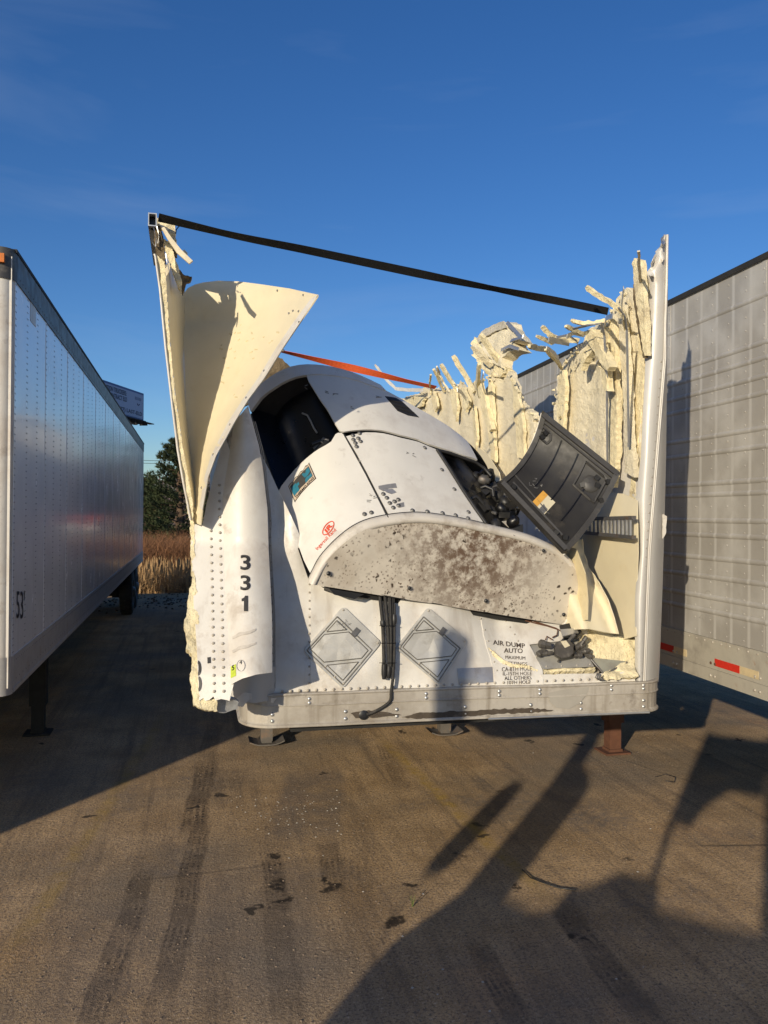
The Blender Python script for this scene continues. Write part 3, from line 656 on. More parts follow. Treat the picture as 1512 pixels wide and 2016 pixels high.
# grey strip hanging below the rail at the torn corner
o = sheet('rail_end_cap', [(425,1376),(456,1374),(470,1382),(468,1396),(440,1404),(425,1401)], lambda u, v: W(u, v, Y=4.16), 8, .04, M['alloy'], wt, jag=1.2)
RM = rivet_mesh(.0125, .008); RMs = rivet_mesh(.0085, .006); RMt = rivet_mesh(.0065, .004)
def rivet(me, p, parent, mat_, nrm=None, name='rivet'):
    o = link(name, me, mat_, parent); o.location = p
    if parent.type == 'EMPTY': o.matrix_parent_inverse = Matrix.Translation(-Vector(parent.location))
    if nrm is not None: o.rotation_mode = 'QUATERNION'; o.rotation_quaternion = Vector(nrm).to_track_quat('-Y', 'Z')
    return o
for (u, v, o) in [(609,1376,.030),(609,1384,.030),(839,1366,.030),(839,1374,.030),(983,1361,.030),(983,1369,.030),(1063,1358,.030),(1063,1366,.030),(1204,1350,.030),(1204,1358,.030),(1267,1349,.030),(1267,1356,.030),
                  (536,1407,.025),(536,1420,.025),(680,1401,.025),(680,1415,.025),(781,1397,.025),(781,1410,.025),(916,1392,.025),(916,1405,.025),(1045,1388,.025),(1045,1400,.025),(1144,1384,.025),(1144,1396,.025),(1267,1379,.025),(1267,1391,.025)]:
    rivet(RM, WF(u, v, o), rail, M['alloy'])
# bruised bright fold under the right half
mb = MB(); mb.tube([DT(x, -.036-.004*nz3((x*5, 2, 2)), 1.080+.026*(1-x/2.6)+.004*nz3((x*4, 0, 0))) for x in np.linspace(1.45, 2.5, 22)], .008, 6); mb.obj('rail_hem', M['alloy'], wt)

M['smear'] = mat('oily_smear', (.075, .058, .042), .5, var=.3, vscale=20, dirt=((.17, .14, .11), .15, 14))
sheet('oil_smear', [(820,1404),(880,1401),(960,1397),(1040,1394),(1090,1398),(1060,1403),(980,1405),(940,1409),(880,1413),(820,1416),(790,1412)], lambda u, v: WF(u, v, .0315), 7, .0012, M['smear'], wt, jag=1.5)
sheet('oil_smear', [(690,1404),(725,1398),(760,1402),(790,1408),(740,1413),(700,1414)], lambda u, v: WF(u, v, .0315), 7, .0012, M['smear'], wt, jag=1.2)
sheet('repair_patch', [(1080,1364),(1110,1358),(1160,1352),(1158,1362),(1150,1374),(1140,1386),(1120,1396),(1095,1394),(1082,1382)], lambda u, v: WF(u, v, .0345), 8, .0012, mat('dull_grey_patch', (.36, .335, .29), .55, .1), wt, jag=.8)
# ---- lower front wall, buckled back on the right
def lean(u, v):
    k = min(1, max(0, (u-880)/100)); b = k*.22*max(0, 1338-v)/115
    b += (1-k)*.035*max(0, 1330-v)/100
    b += .018*nz3((u*.012, v*.012, 3.1)) + .010*nz3((u*.03, v*.02, 1.1)) + .008*abs(nz3((u*.022+v*.015, v*.006, 5.2)))
    return b
def FW(u, v, o=0): return WF(u, v, o-lean(u, v))
def dent(u, v):   # ridge pushed out beside the unit, folded in below it
    return -.05*math.exp(-((u-(566+.14*(v-960)))/16)**2)*max(0, min(1, (1150-v)/90))
fw1 = sheet('front_panel', [(513,893),(530,925),(548,965),(575,1020),(616,1110),(618,1150),(616,1374),(530,1378),(531,1230),(524,1040),(512,930)], lambda u, v: WF(u, v, -lean(u, v)-dent(u, v)-.02*max(0, (1050-v)/150)), 13, .004, M['white'], wt)
fw2 = sheet('front_panel', [(611.5,1105),(760,1120),(940,1130),(951,1180),(956,1250),(975,1322),(979,1360),(860,1366),(611.5,1375)], lambda u, v: FW(u, v, .005), 13, .004, M['white'], wt)
fw3 = sheet('front_panel', [(944,1190),(960,1170),(1010,1180),(1090,1192),(1122,1236),(1104,1262),(1042,1269),(1068,1318),(1072,1357),(976,1361),(972,1320),(952,1250)], lambda u, v: FW(u, v, .010), 11, .004, M['white'], wt, jag=.6)
# curled edge of the torn lettering panel
for path, w_ in (([(962,1275),(976,1292),(990,1304),(1010,1312),(1036,1312)], .012),):
    mb = MB(); mb.bar([FW(u, v, .014) for u, v in path], [.004, .022, .03, .028, .01], .004, (0, 0, 1), .003); mb.obj('torn_edge', M['foam'], wt)
for i in range(42):
    u = 556+i*16.75
    if u < 1246: 
        v = 1361-(u-556)*.0395; rivet(RMs, (FW(u, v, .011) if u < 1070 else WF(u, v, .02)), wt, M['rail'])
for i in range(21): rivet(RMt, WF(532+i*.36, 1025+i*16.3, -lean(535, 1025+i*16.3)+.002), fw1, M['rail'])
for i in range(13): rivet(RMt, FW(609, 1150+i*16.2, .006), fw2, M['rail'])
for (u, v) in [(925,1178),(935,1196),(945,1218),(953,1240),(960,1262),(966,1283),(972,1303),(977,1320)]: rivet(RMt, FW(u+1, v, .012), fw3, M['rail'])
for (u, v) in [(996,1222),(1004,1235),(1013,1249),(1020,1262)]: rivet(RMt, FW(u, v, .012), fw3, M['rail'])
# lettering
FT = lambda u, v: FW(u, v, .0145)
for s, bl, br, tl, bd in [('AIR DUMP', (971,1269), (1034,1276.5), (970,1259.5), .012), ('AUTO', (992,1285), (1029,1286), (992,1275.8), .012), ('MAXIMUM', (995,1297), (1034,1299), (995,1290.5), .0), ('SETTINGS', (995,1309), (1038,1311), (995,1302), .0),
                          ('CA-8TH HOLE', (988,1322), (1047,1320), (988,1313.5), .0), ('IL-15TH HOLE', (990,1330), (1047,1329), (990,1323), .0), ('ALL OTHERS', (993,1339), (1046,1337.5), (993,1331.5), .0), ('10TH HOLE', (999,1347.5), (1044,1346), (999,1340.5), .0)]:
    text('lettering', s, FT, bl, br, tl, M['ink_brown'], fw3, bd)
sheet('label_plate', [(900,1316),(969,1313),(971,1343),(903,1348)], lambda u, v: FW(u, v, .0095), 12, .0015, M['silver_tag'], fw2)
# ---- diamond placard holders
M['leaf_edge'] = mat('dark_leaf_outline', (.15, .14, .12), .5, .3)  # dark outlines drawn round the leaves so they stand out
def placard(c4, label):
    t_, r_, b_, l_ = [Vector(p) for p in c4]      # px corners: top, right, bottom, left
    def pq(a, b, o=.012):   # a along top-left->.., unit square: (0,0)=top (1,0)=right (0,1)=left (1,1)=bottom
        q = t_*(1-a)*(1-b)+r_*a*(1-b)+l_*(1-a)*b+b_*a*b; return FW(q.x, q.y, o)
    def rr(a0, b0, a1, b1, r):
        out = []
        for (cx, cy, s) in ((a1-r, b0+r, -90), (a1-r, b1-r, 0), (a0+r, b1-r, 90), (a0+r, b0+r, 180)):
            for k in range(4):
                a = math.radians(s+30*k); out.append((cx+r*math.cos(a), cy+r*math.sin(a)))
        return out
    pl = sheet('placard_holder', rr(0, 0, 1, 1, .07), lambda a, b: pq(a, b, .016), .2, .007, M['placard'], wt, label=label)
    # raised back plate and three pressed leaves
    fl = .22   # wider flange on the upper right
    sheet('leaf', [(.14, fl), (.36, fl), (.33, fl+.02), (.14, .60), (.10, .58), (.10, fl+.05)][::1], lambda a, b: pq(a, b, .0185), .2, .002, M['placard'], pl) if False else None
    for poly in ([(.09, .25), (.34, .25), (.09, .50)], [(.40, .25), (.90, .25), (.90, .42), (.42, .90), (.09, .90), (.09, .56)], [(.90, .50), (.90, .90), (.50, .90)]):
        lf = sheet('leaf', poly, lambda a, b: pq(a, b, .0195), .25, .003, M['placard'], pl, smooth=False)
        mb = MB(); n_ = len(poly)
        for i in range(n_): mb.tube([pq(lerp(poly[i][0], poly[(i+1) % n_][0], k/3), lerp(poly[i][1], poly[(i+1) % n_][1], k/3), .0195) for k in range(4)], .0028, 5)
        mb.obj('leaf_edge', M['leaf_edge'], pl)
    for path in ([(.045, .20), (.955, .20)], [(.955, .20), (.955, .955)], [(.955, .955), (.045, .955)], [(.045, .955), (.045, .20)]):
        mb = MB(); mb.tube([pq(lerp(path[0][0], path[1][0], k/6), lerp(path[0][1], path[1][1], k/6), .018) for k in range(7)], .0035, 6); mb.obj('frame_bead', M['bead'], pl)
    for a, b in ((.05, .05), (.95, .05), (.05, .5), (.05, .93), (.5, .93), (.95, .93), (.95, .5), (.75, .95)):
        rivet(RMt, pq(a, b, .018), pl, M['steel'])
    mb = MB(); mb.bar([pq(.50, .10, .020), pq(.50, .24, .022)], .030, .004, FN.cross(Vector((0, 0, 1)))); mb.obj('latch', M['steel'], pl)
placard([(676,1193),(751,1265),(675,1356),(597,1281)], 'diamond placard holder left of the hanging black cables')
placard([(843,1195),(921,1262),(864,1349),(779,1276)], 'diamond placard holder right of the hanging black cables')
# scraps of black sticker left on the first holder
mb = MB(); r2 = random.Random(3)
for i in range(70):
    u = r2.uniform(660, 692); v = r2.uniform(1219, 1240)
    if abs(u-676)/18+abs(v-1228)/13 > 1.05: continue
    w_ = r2.uniform(.6, 1.8); mb.add([FW(u, v, .0215), FW(u+w_, v+r2.uniform(-.4, .6), .0215), FW(u+w_*r2.uniform(.3, .9), v+r2.uniform(.6, 1.8), .0215)], [(0, 1, 2)])
mb.obj('sticker_scraps', M['ink'], wt, kind='stuff', fix=False)

# ---- hatch plates, white frame and foam at the lower right
def HP(u, v, o=0): return WF(u, v, o-.01-.20*max(0, 1332-v)/80)
hp = sheet('hatch_plate', [(1036,1267),(1138,1263),(1170,1312),(1070,1317)], lambda u, v: HP(u, v, .03), 10, .006, mat('grey_hatch', (.38, .37, .34), .5, .3, dirt=((.25, .23, .2), .3, 8)), wt)
for (u, v) in [(1076,1312),(1106,1311),(1136,1310),(1162,1308),(1042,1269),(1130,1266),(1056,1292),(1153,1290)]: rivet(RMt, HP(u, v, .032), hp, M['steel'])
sheet('hatch_frame', [(1064,1319),(1172,1314),(1180,1322),(1176,1332),(1072,1333)], lambda u, v: WF(u, v, -.03-.1*(1332-v)/18), 8, .02, M['white'], wt, jag=.8)
sheet('front_panel', [(1066,1328),(1176,1326),(1250,1322),(1252,1354),(1068,1358)], lambda u, v: WF(u, v, .008), 9, .004, M['white'], wt, jag=.8)
sheet('hatch_plate', [(1160,1294),(1234,1302),(1190,1329)], lambda u, v: HP(u, v, .02), 9, .006, mat('grey_green_hatch', (.36, .36, .30), .5, .3, dirt=((.25, .23, .2), .3, 8)), wt)
mb = MB(); mb.tube([HP(1160,1294,.03), HP(1190,1329,.03), HP(1234,1304,.03)], .008, 6); mb.obj('hatch_seal', M['steel'], wt)
foam_rough = lambda p, *a: .030*noise.noise(p*9)+.016*noise.noise(p*26)+.007*noise.noise(p*60)
sheet('foam_rubble', [(1185,1330),(1215,1310),(1238,1296),(1252,1290),(1254,1334),(1190,1338)], lambda u, v: HP(u, v, .05), 5, .05, M['foam'], wt, disp=lambda p, *a: 1.2*foam_rough(p), jag=2)
sheet('foam_edge', [(1060,1316),(1110,1315),(1172,1313),(1172,1320),(1066,1324)], lambda u, v: HP(u, v, .01), 4, .04, M['foam'], wt, disp=foam_rough, jag=1.5)
sheet('foam_edge', [(972,1281),(990,1300),(1035,1308),(1060,1318),(1058,1322),(1030,1314),(990,1308),(970,1290)], lambda u, v: FW(u, v, .013), 4, .01, M['foam'], wt, disp=lambda p, *a: .3*foam_rough(p), jag=1)

# ---- trailer body behind: floor, outer walls
mb = MB(); mb.hexa([DT(.03, .5, 1.08), DT(2.56, .5, 1.08), DT(2.56, 16.1, 1.08), DT(.03, 16.1, 1.08), DT(.03, .5, 1.22), DT(2.56, .5, 1.22), DT(2.56, 16.1, 1.22), DT(.03, 16.1, 1.22)]); mb.obj('floor', M['under'], wt)
mb = MB(); mb.hexa([DT(.3, .06, 1.05), DT(2.3, .06, 1.05), DT(2.3, 2.2, 1.05), DT(.3, 2.2, 1.05), DT(.3, .06, 1.10), DT(2.3, .06, 1.10), DT(2.3, 2.2, 1.10), DT(.3, 2.2, 1.10)]); mb.obj('coupler_plate', M['under'], wt)
for x in (.45+.0, 2.28): pass
for (u, v) in ((526,1470), (880,1450)):
    p = W(u, v, Z=0); landing_leg(p.x, p.y+.10, 1.1, wt, M['leg'], 'dish', .15)
a = W(526, 1470, Z=0); b = W(880, 1450, Z=0)
mb = MB(); mb.bar([(a.x, a.y+.1, .78), (b.x, b.y+.1, .78)], .07, .05); mb.bar([(a.x, a.y+.15, .55), (a.x+.5, a.y+1.2, 1.06)], .06, .05); mb.bar([(b.x, b.y+.15, .55), (b.x-.4, b.y+1.2, 1.06)], .06, .05); mb.obj('leg_brace', M['leg'], wt)
for y in (13.3, 14.55):
    for x, sg in ((.16, -1), (2.43, 1)): c = DT(x, y, 0); wheel(c.x, c.y, .5, sg, wt)
# outer skin of the right wall, rear part still standing, roof at the back
XRW = 2.80
def jagtop(y):   # torn height of the right wall
    return 3.75+.12*nz3((y*2.3, 0, 0))+.16*nz3((y*7.1, 3, 0))
def wallpoly(y0, y1, zt, n=60): return [(y0, 1.2)]+[(y1, 1.2)]+[(lerp(y1, y0, k/n), zt(lerp(y1, y0, k/n))) for k in range(n+1)]
mb = MB(); mb.hexa([DT(2.53, 9.5, 1.15), DT(2.59, 9.5, 1.15), DT(2.59, 16.1, 1.15), DT(2.53, 16.1, 1.15), DT(2.53, 9.5, 4.0), DT(2.59, 9.5, 4.0), DT(2.59, 16.1, 4.08), DT(2.53, 16.1, 4.08)]); mb.obj('right_wall', M['white'], wt)
mb = MB(); mb.hexa([DT(0, 5.0, 1.15), DT(.06, 5.0, 1.15), DT(.06, 16.1, 1.15), DT(0, 16.1, 1.15), DT(0, 5.0, 3.6), DT(.06, 5.0, 3.6), DT(.06, 16.1, 4.08), DT(0, 16.1, 4.08)]); mb.obj('left_wall', M['white'], wt)
mb = MB(); mb.hexa([DT(0, 11.5, 4.02), DT(2.59, 11.5, 4.02), DT(2.59, 16.1, 4.02), DT(0, 16.1, 4.02), DT(0, 11.5, 4.08), DT(2.59, 11.5, 4.08), DT(2.59, 16.1, 4.08), DT(0, 16.1, 4.08)]); mb.obj('roof', M['white'], wt)

# ---- torn foam of the right wall
def relief(p):
    y = p.y; a = .020*math.sin(y*9+2*nz3((y, 0, 1)))*(.5+.5*nz3((y*1.7, 5, 2)))
    cells = noise.noise(Vector((y*5, p.z*.7, 2.0)))
    return a*.5+.016*cells+.006*noise.noise(Vector((y*22, p.z*2, 0)))+.008*noise.noise(Vector((p.x*34, p.y*34, p.z*16)))+.006*noise.noise(Vector((p.x*75, p.y*75, p.z*38)))
def RWm(o): return lambda u, v: W(u, v, X=XRW-o)
disp_w = lambda p, *a: relief(p)
nearA = [(1092,905),(1088,850),(1091,800),(1096,742),(1106,716),(1122,697),(1140,680),(1150,672),(1156,650),(1172,640),(1195,630),(1207,612),(1213,590),(1222,573),(1235,566),(1246,572),(1250,640),(1262,700),(1275,800),(1272,905),(1258,990),(1245,1010),(1190,1010),(1120,960)]
sheet('foam_wall', nearA, RWm(.0), 4.6, .05, M['foam_pale'], wt, holes=[[(1160,712),(1170,690),(1178,700),(1172,724),(1163,730)]], disp=disp_w, jag=1.8, thick_noise=.4, label='torn yellow foam of the right wall next to the corner post')
sheet('foam_wall', [(1052,870),(1048,812),(1030,796),(1024,775),(1014,752),(1000,728),(985,728),(962,728),(958,760),(941,782),(936,748),(924,760),(917,766),(905,752),(897,762),(886,772),(878,764),(866,772),(858,764),(846,768),(836,762),(822,776),(806,778),(794,785),(770,784),(762,800),(830,900),(900,1000),(960,1005),(1010,960)], RWm(.0), 4.6, .05, M['foam_pale'], wt, disp=disp_w, jag=1.8, thick_noise=.4, label='torn yellow foam of the right wall behind the unit')
# slabs split off in front of it
def slab(poly, o, th, m='foam_pale', res=6, name='foam_slab', dk=.8, jag=.7): return sheet(name, poly, RWm(o), res, th, M[m], wt, disp=lambda p, *a: dk*relief(p+Vector((0, 3.3, 0))), jag=jag, thick_noise=.3)
slab([(1246,520),(1250,508),(1262,512),(1266,560),(1271,640),(1272,700),(1267,700),(1258,630),(1249,565)], .07, .03, 'foam')
slab([(1247,560),(1252,575),(1262,640),(1270,705),(1266,705),(1256,650),(1247,590)], .06, .02, 'foam_dark', dk=.3)  # dark strip stands in for the shaded gap between the boards
slab([(1262,548),(1270,534),(1278,542),(1276,620),(1270,700),(1264,800),(1256,900),(1250,985),(1240,985),(1252,800),(1258,640)], .0, .06, 'foam')
slab([(1193,640),(1203,632),(1210,690),(1214,780),(1212,900),(1206,960),(1196,960),(1197,800)], .08, .04, 'foam')
slab([(1214,600),(1221,585),(1228,600),(1236,700),(1244,850),(1250,940),(1230,930),(1226,760)], .06, .035, 'foam_pale')
slab([(1100,735),(1108,728),(1112,760),(1108,830),(1104,880),(1098,870),(1096,800)], .08, .03, 'foam')
slab([(1008,745),(1018,770),(1024,800),(1030,850),(1028,905),(1018,900),(1014,830)], .05, .03, 'foam')
slab([(962,745),(968,760),(970,830),(974,910),(966,915),(960,840)], .06, .03, 'foam')
slab([(938,750),(946,748),(956,790),(966,845),(962,850),(950,810)], .10, .04, 'foam')
slab([(1150,665),(1164,648),(1180,680),(1202,722),(1196,730),(1188,724),(1175,705)], .20, .06, 'foam', 5)
slab([(1180,724),(1192,728),(1196,770),(1186,768)], .16, .05, 'foam', 5)
slab([(1176,660),(1186,640),(1196,646),(1192,690),(1180,700),(1174,680)], .10, .09, 'foam', 4, dk=1.8)
slab([(1143,700),(1162,676),(1166,690),(1150,716),(1146,730)], .13, .05, 'foam', 5)
slab([(884,770),(892,764),(900,800),(896,830)], .06, .03, 'foam'); slab([(905,768),(912,762),(922,790),(916,812)], .06, .03, 'foam'); slab([(846,775),(854,770),(862,800),(856,812)], .06, .03, 'foam')
slab([(796,790),(815,780),(834,782),(830,800),(812,806)], .07, .04, 'foam'); slab([(928,810),(934,800),(940,860),(936,900)], .05, .03, 'foam')
# rolled-over crest in the middle of the wall
def crest(u, v):
    k = max(0, min(1, (740-v)/100)); x = XRW-.02-.34*k**1.4*-.25; x += .06*math.sin(max(0, min(1, (u-925)/115))*math.pi)*k; return W(u, v, X=x)
sheet('foam_crest', [(928,678),(936,664),(947,672),(960,690),(985,712),(1000,726),(990,742),(960,742),(945,720),(932,700)], crest, 5, .07, M['foam'], wt, disp=lambda p, *a: .6*foam_rough(p)+.02*math.sin((p.y+p.z)*55), jag=1.5)
sheet('foam_crest', [(953,668),(964,652),(985,640),(1007,632),(1015,637),(1040,668),(1032,674),(1026,668),(1034,686),(1016,690),(1003,703),(1000,722),(988,716),(970,696)], lambda u, v: crest(u, v)+Vector((-.05, .05, 0)), 5, .12, M['foam_pale'], wt, disp=lambda p, *a: .9*foam_rough(p), jag=1.2)
sheet('scorched_skin', [(953,669),(964,652),(985,640),(1007,632),(1012,645),(990,652),(972,662),(958,674)], lambda u, v: crest(u, v)+Vector((-.075, .02, .0)), 5, .012, mat('speckled_skin', (.55, .50, .40), .8, dirt=[((.10, .09, .07), .3, 45)], bump=(.6, 60, .01)), wt, jag=1)
for pts_ in ([(1014,636),(1030,652),(1044,668)], [(1003,690),(1020,682),(1038,688)], [(1022,672),(1034,668),(1046,664)]):
    mb = MB(); mb.bar([crest(u, v)+Vector((-.08, 0, 0)) for u, v in pts_], .03, .008, (0, 1, 0), .004); mb.obj('skin_sliver', M['alloy'], wt)
# broken studs and strips standing out of the wall
def stick(pts, w_, th, m, o0=.05, o1=.3, jag=.0022, name='broken_stud'):
    n = len(pts); P = [W(u, v, X=XRW-lerp(o0, o1, k/(n-1))) for k, (u, v) in enumerate(pts)]
    Q = []
    for i in range(n-1):
        for k in range(4): Q.append(P[i].lerp(P[i+1], k/4)+(Vector((rnd.gauss(0, 1), rnd.gauss(0, 1), rnd.gauss(0, 1)))*.0016 if m != 'alloy' else Vector()))
    Q.append(P[-1]); N = len(Q); wl = [w_*.85*(.88+.2*rnd.random())*(1 if k < N-1 else .55) for k in range(N)] if m != 'alloy' else w_
    mb = MB(); mb.bar(Q, wl, th, (P[-1]-P[0]).cross(Vector((1, .3, 0))), jag if m != 'alloy' else .001); mb.obj(name, M[m], wt)
for a in [([(934,772),(918,742),(905,722),(892,700)], .055, .03, 'foam'), ([(900,768),(888,750),(878,735),(868,717)], .05, .03, 'foam'), ([(874,770),(864,748),(854,727)], .05, .03, 'foam'), ([(884,772),(872,752),(864,735),(860,722)], .035, .02, 'foam_pale'),
          ([(984,712),(965,688),(946,658)], .06, .035, 'foam'), ([(968,720),(950,700),(930,680)], .07, .04, 'foam_pale'), ([(944,780),(940,755),(944,716)], .06, .03, 'foam'),
          ([(850,772),(846,756),(848,738)], .03, .02, 'foam'), ([(715,762),(720,755),(725,748)], .03, .02, 'foam')]: stick(*a, o0=.02, o1=.22)
for a in [([(1234,655),(1232,630),(1222,610),(1200,595),(1175,580),(1154,564)], .040, .016, 'foam'), ([(1210,632),(1195,630),(1170,636),(1145,636),(1124,630)], .032, .015, 'foam'), ([(1160,655),(1146,657),(1130,650),(1114,642)], .035, .02, 'foam'),
          ([(1140,672),(1118,668),(1098,668),(1082,658),(1066,643)], .042, .02, 'foam'), ([(1112,668),(1085,674),(1056,662)], .034, .018, 'foam'), ([(1074,688),(1060,686),(1042,681)], .05, .026, 'foam'), ([(1106,724),(1092,706),(1074,688)], .036, .018, 'foam'),
          ([(1262,560),(1258,520),(1257,494)], .02, .016, 'wood')]: stick(*a, o0=.04, o1=.34)
for a in [([(1238,880),(1236,740),(1234,650),(1230,622),(1218,606)], .014, .006, 'alloy'), ([(1196,920),(1195,740),(1190,660),(1184,636),(1160,640),(1128,648)], .016, .006, 'alloy'), ([(1226,640),(1224,600),(1228,566)], .022, .004, 'alloy'), ([(1140,690),(1136,672),(1118,660),(1096,664)], .016, .006, 'alloy'),
          ([(833,768),(806,768),(779,765),(765,752),(752,736),(738,718)], .05, .006, 'white'), ([(1150,660),(1130,655),(1116,662)], .03, .008, 'alloy'), ([(1120,676),(1100,672),(1080,668)], .04, .01, 'alloy'), ([(1100,706),(1090,694),(1076,684)], .035, .006, 'white'), ([(1190,640),(1194,626),(1206,622)], .03, .008, 'alloy'), ([(918,786),(908,772),(900,768)], .035, .006, 'alloy'), ([(954,772),(948,750),(952,735)], .03, .008, 'alloy')]: stick(*a, o0=.10, o1=.36, name='bent_strip')
# tufts and shreds along the torn rim
mb = MB(); r2 = random.Random(21)
rim_px = [(1092,800),(1098,742),(1122,697),(1150,672),(1195,630),(1213,590),(1246,566)], [(1048,812),(1024,775),(1000,728),(958,745),(936,748),(905,752),(878,764),(846,768),(822,776),(794,785)], [(1205,640),(1210,760),(1212,880)], [(1100,740),(1106,820)], [(1172,700),(1200,760)]
for line in rim_px:
    for i in range(len(line)-1):
        for k in range(4):
            t = r2.random(); u = lerp(line[i][0], line[i+1][0], t)+r2.uniform(-4, 4); v = lerp(line[i][1], line[i+1][1], t)+r2.uniform(-3, 8)
            p = W(u, v, X=XRW-r2.uniform(0, .12)); s = r2.uniform(.012, .045); dr = Vector((r2.uniform(-1, .3), r2.uniform(-1, 1), r2.uniform(-.3, 1))).normalized()
            a = dr.orthogonal().normalized()*s*.4; b = dr.cross(a.normalized())*s*.4
            mb.add([p+a, p+b, p-a, p-b, p+dr*s], [(0,1,4),(1,2,4),(2,3,4),(3,0,4),(3,2,1,0)])
mb.obj('foam_shreds', M['foam'], wt, kind='stuff', fix=True)

# ---- right front corner post
vv = [462, 470, 478, 485, 495, 505, 518, 527, 536, 548, 560, 600, 640, 704, 760, 830, 900, 983, 1040, 1086, 1179, 1260, 1342]
eL = np.interp(vv, [462,470,485,495,505,518,536,560,643,760,900,983,1086,1179,1342], [1307,1303,1300,1290,1293,1287,1273,1279,1273,1268.6,1261.6,1252,1257,1250,1250])
eC = np.interp(vv, [470,560,704,830,1086,1342], [1312.5,1311,1306,1296,1275.6,1266])
eR = np.interp(vv, [470,500,560,900,1040,1200,1342], [1314,1315,1315,1311.5,1308,1303,1297])
fl, cr, rg = [], [], []
for i, v in enumerate(vv):
    w1 = .02*math.sin(v*.017)+.012*nz3((v*.02, 1, 1))
    L_, C_, R_ = eL[i], eC[i], eR[i]
    fl.append([WF(lerp(L_, C_, t), v, -.03*(1-t)**2+w1*(1-t)+.02*math.sin(t*3.1)) for t in (0, .12, .3, .5, .7, .85, 1)])
    cr.append([WF(lerp(C_, R_, t), v+.0*t, .012-.0*t-.16*t**2.6) for t in (0, .1, .25, .45, .65, .82, .94, 1)])
def thick(G, th, name, m):
    mb = MB(); mb.grid(G); H_ = [[p+Vector((.002, th, 0)) for p in r] for r in G]; mb.grid([r[::-1] for r in H_])
    for r in (0, -1): mb.add(G[r]+H_[r], [(k, k+1, len(G[r])+k+1, len(G[r])+k) for k in range(len(G[r])-1)])
    for c in (0, -1):
        a = [r[c] for r in G]; b = [r[c] for r in H_]; mb.add(a+b, [(k, k+1, len(a)+k+1, len(a)+k) for k in range(len(a)-1)])
    return mb.obj(name, m, wt)
M['corner'] = mat('grey_white_corner', (.53, .515, .485), .4, .1, var=.06, vscale=3, dirt=[((.46, .42, .37), .2, 3), ((.22, .17, .12), -.06, 4)], streak=((.42, .38, .32), .25, 5))
thick(fl, .004, 'corner_flange', M['corner'])
cp = thick(cr, .005, 'corner_post', M['corner'])
for off, m in ((1.5, M['white']), (4.5, M['corner'])):
    mb = MB(); mb.tube([WF(lerp(eC[i], eR[i], 0)+off*(.5 if v < 700 else 1), v, .012) for i, v in enumerate(vv)], .005, 6); mb.obj('ridge', m, cp)
for i in range(36):
    v = 712+i*17.5; u = interp(v, vv, eC)-4.5; rivet(RMs, WF(u, v, .004), cp, M['rail'])
for (poly, o) in (([(1277,540),(1288,505),(1296,490),(1303,476),(1308,462),(1312,470),(1316,480),(1313,505),(1300,520),(1288,545)], -.02), ([(1300,470),(1305,466),(1309,461),(1311,474),(1306,482)], .01)):
    sheet('torn_tip', poly, lambda u, v: WF(u, v, o+.05*math.sin(u*.3)+.03*math.sin(v*.2)), 6, .004, M['alloy'] if o > 0 else M['white'], wt, jag=1.5)
mb = MB(); mb.bar([WF(1272,720,-.10), WF(1274,660,-.11), WF(1276,610,-.12), WF(1276,560,-.12)], .016, .006, (1, 0, 0)); mb.obj('edge_seal', mat('orange_sealant', (.55, .24, .09), .7), wt)
sheet('skin_flap', [(1306,1012),(1313,1016),(1311,1050),(1305,1060)], lambda u, v: WF(u, v, -.06), 6, .01, M['white'], wt, jag=.8)
mb = MB(); mb.hexa([DT(2.53, .14, 1.25), DT(2.588, .14, 1.25), DT(2.588, 2.6, 1.25), DT(2.53, 2.6, 1.25), DT(2.53, .14, 2.9), DT(2.588, .14, 2.9), DT(2.588, 2.6, 2.9), DT(2.53, 2.6, 2.9)]); mb.obj('right_wall_base', M['white'], wt)

# ---- liner sheets and cargo track inside, lower right
sheet('liner', [(1095,1000),(1150,965),(1203,970),(1228,972),(1254,985),(1256,1090),(1252,1180),(1252,1252),(1215,1262),(1090,1262)], lambda u, v: W(u, v, X=2.72-.03*math.sin((v-960)*.02)-.05*max(0, (v-960)/300)), 12, .006, M['liner'], wt)
def curl(u, v):
    c = interp(v, [1050,1100,1150,1200,1250], [1140,1152,1172,1196,1214]); t = (c-u)/60
    return W(u, v, X=2.50-.18*max(0, min(1, t))**1.5+.05*math.exp(-((u-c)/14)**2))
sheet('torn_liner', [(1118,1060),(1146,1062),(1150,1090),(1160,1118),(1178,1146),(1196,1180),(1208,1215),(1217,1248),(1200,1246),(1160,1238),(1120,1240),(1100,1200)], curl, 9, .006, M['liner'], wt)
sheet('torn_liner', [(1112,1075),(1134,1080),(1152,1130),(1157,1180),(1156,1220),(1125,1226),(1100,1210)], lambda u, v: W(u, v, X=2.36+.02*math.sin(v*.05)), 10, .006, M['liner_tan'], wt)
sheet('liner', [(940,880),(960,895),(982,930),(992,975),(960,990),(940,940)], lambda u, v: W(u, v, X=2.60), 9, .008, M['liner'], wt)
TX = 2.615
mb = MB()
def trk(u, v, o=0): return W(u, v, X=TX-o)
top_ = [trk(u, lerp(1022, 1019, (u-1135)/115)) for u in (1130, 1190, 1248)]; bot_ = [trk(u, lerp(1047, 1058, (u-1135)/115)) for u in (1130, 1190, 1248)]
mb.bar(top_, .022, .03, (0, 0, 1)); mb.bar(bot_, .022, .03, (0, 0, 1)); tk = mb.obj('cargo_track', M['steel'], wt)
for k in range(15):
    u = 1134+k*7.6; mb = MB(); mb.bar([trk(u, lerp(1024, 1021, k/15), .004), trk(u, lerp(1046, 1056, k/15), .004)], .016, .012, (0, 1, 0)); mb.obj('track_rung', M['alloy'], tk)

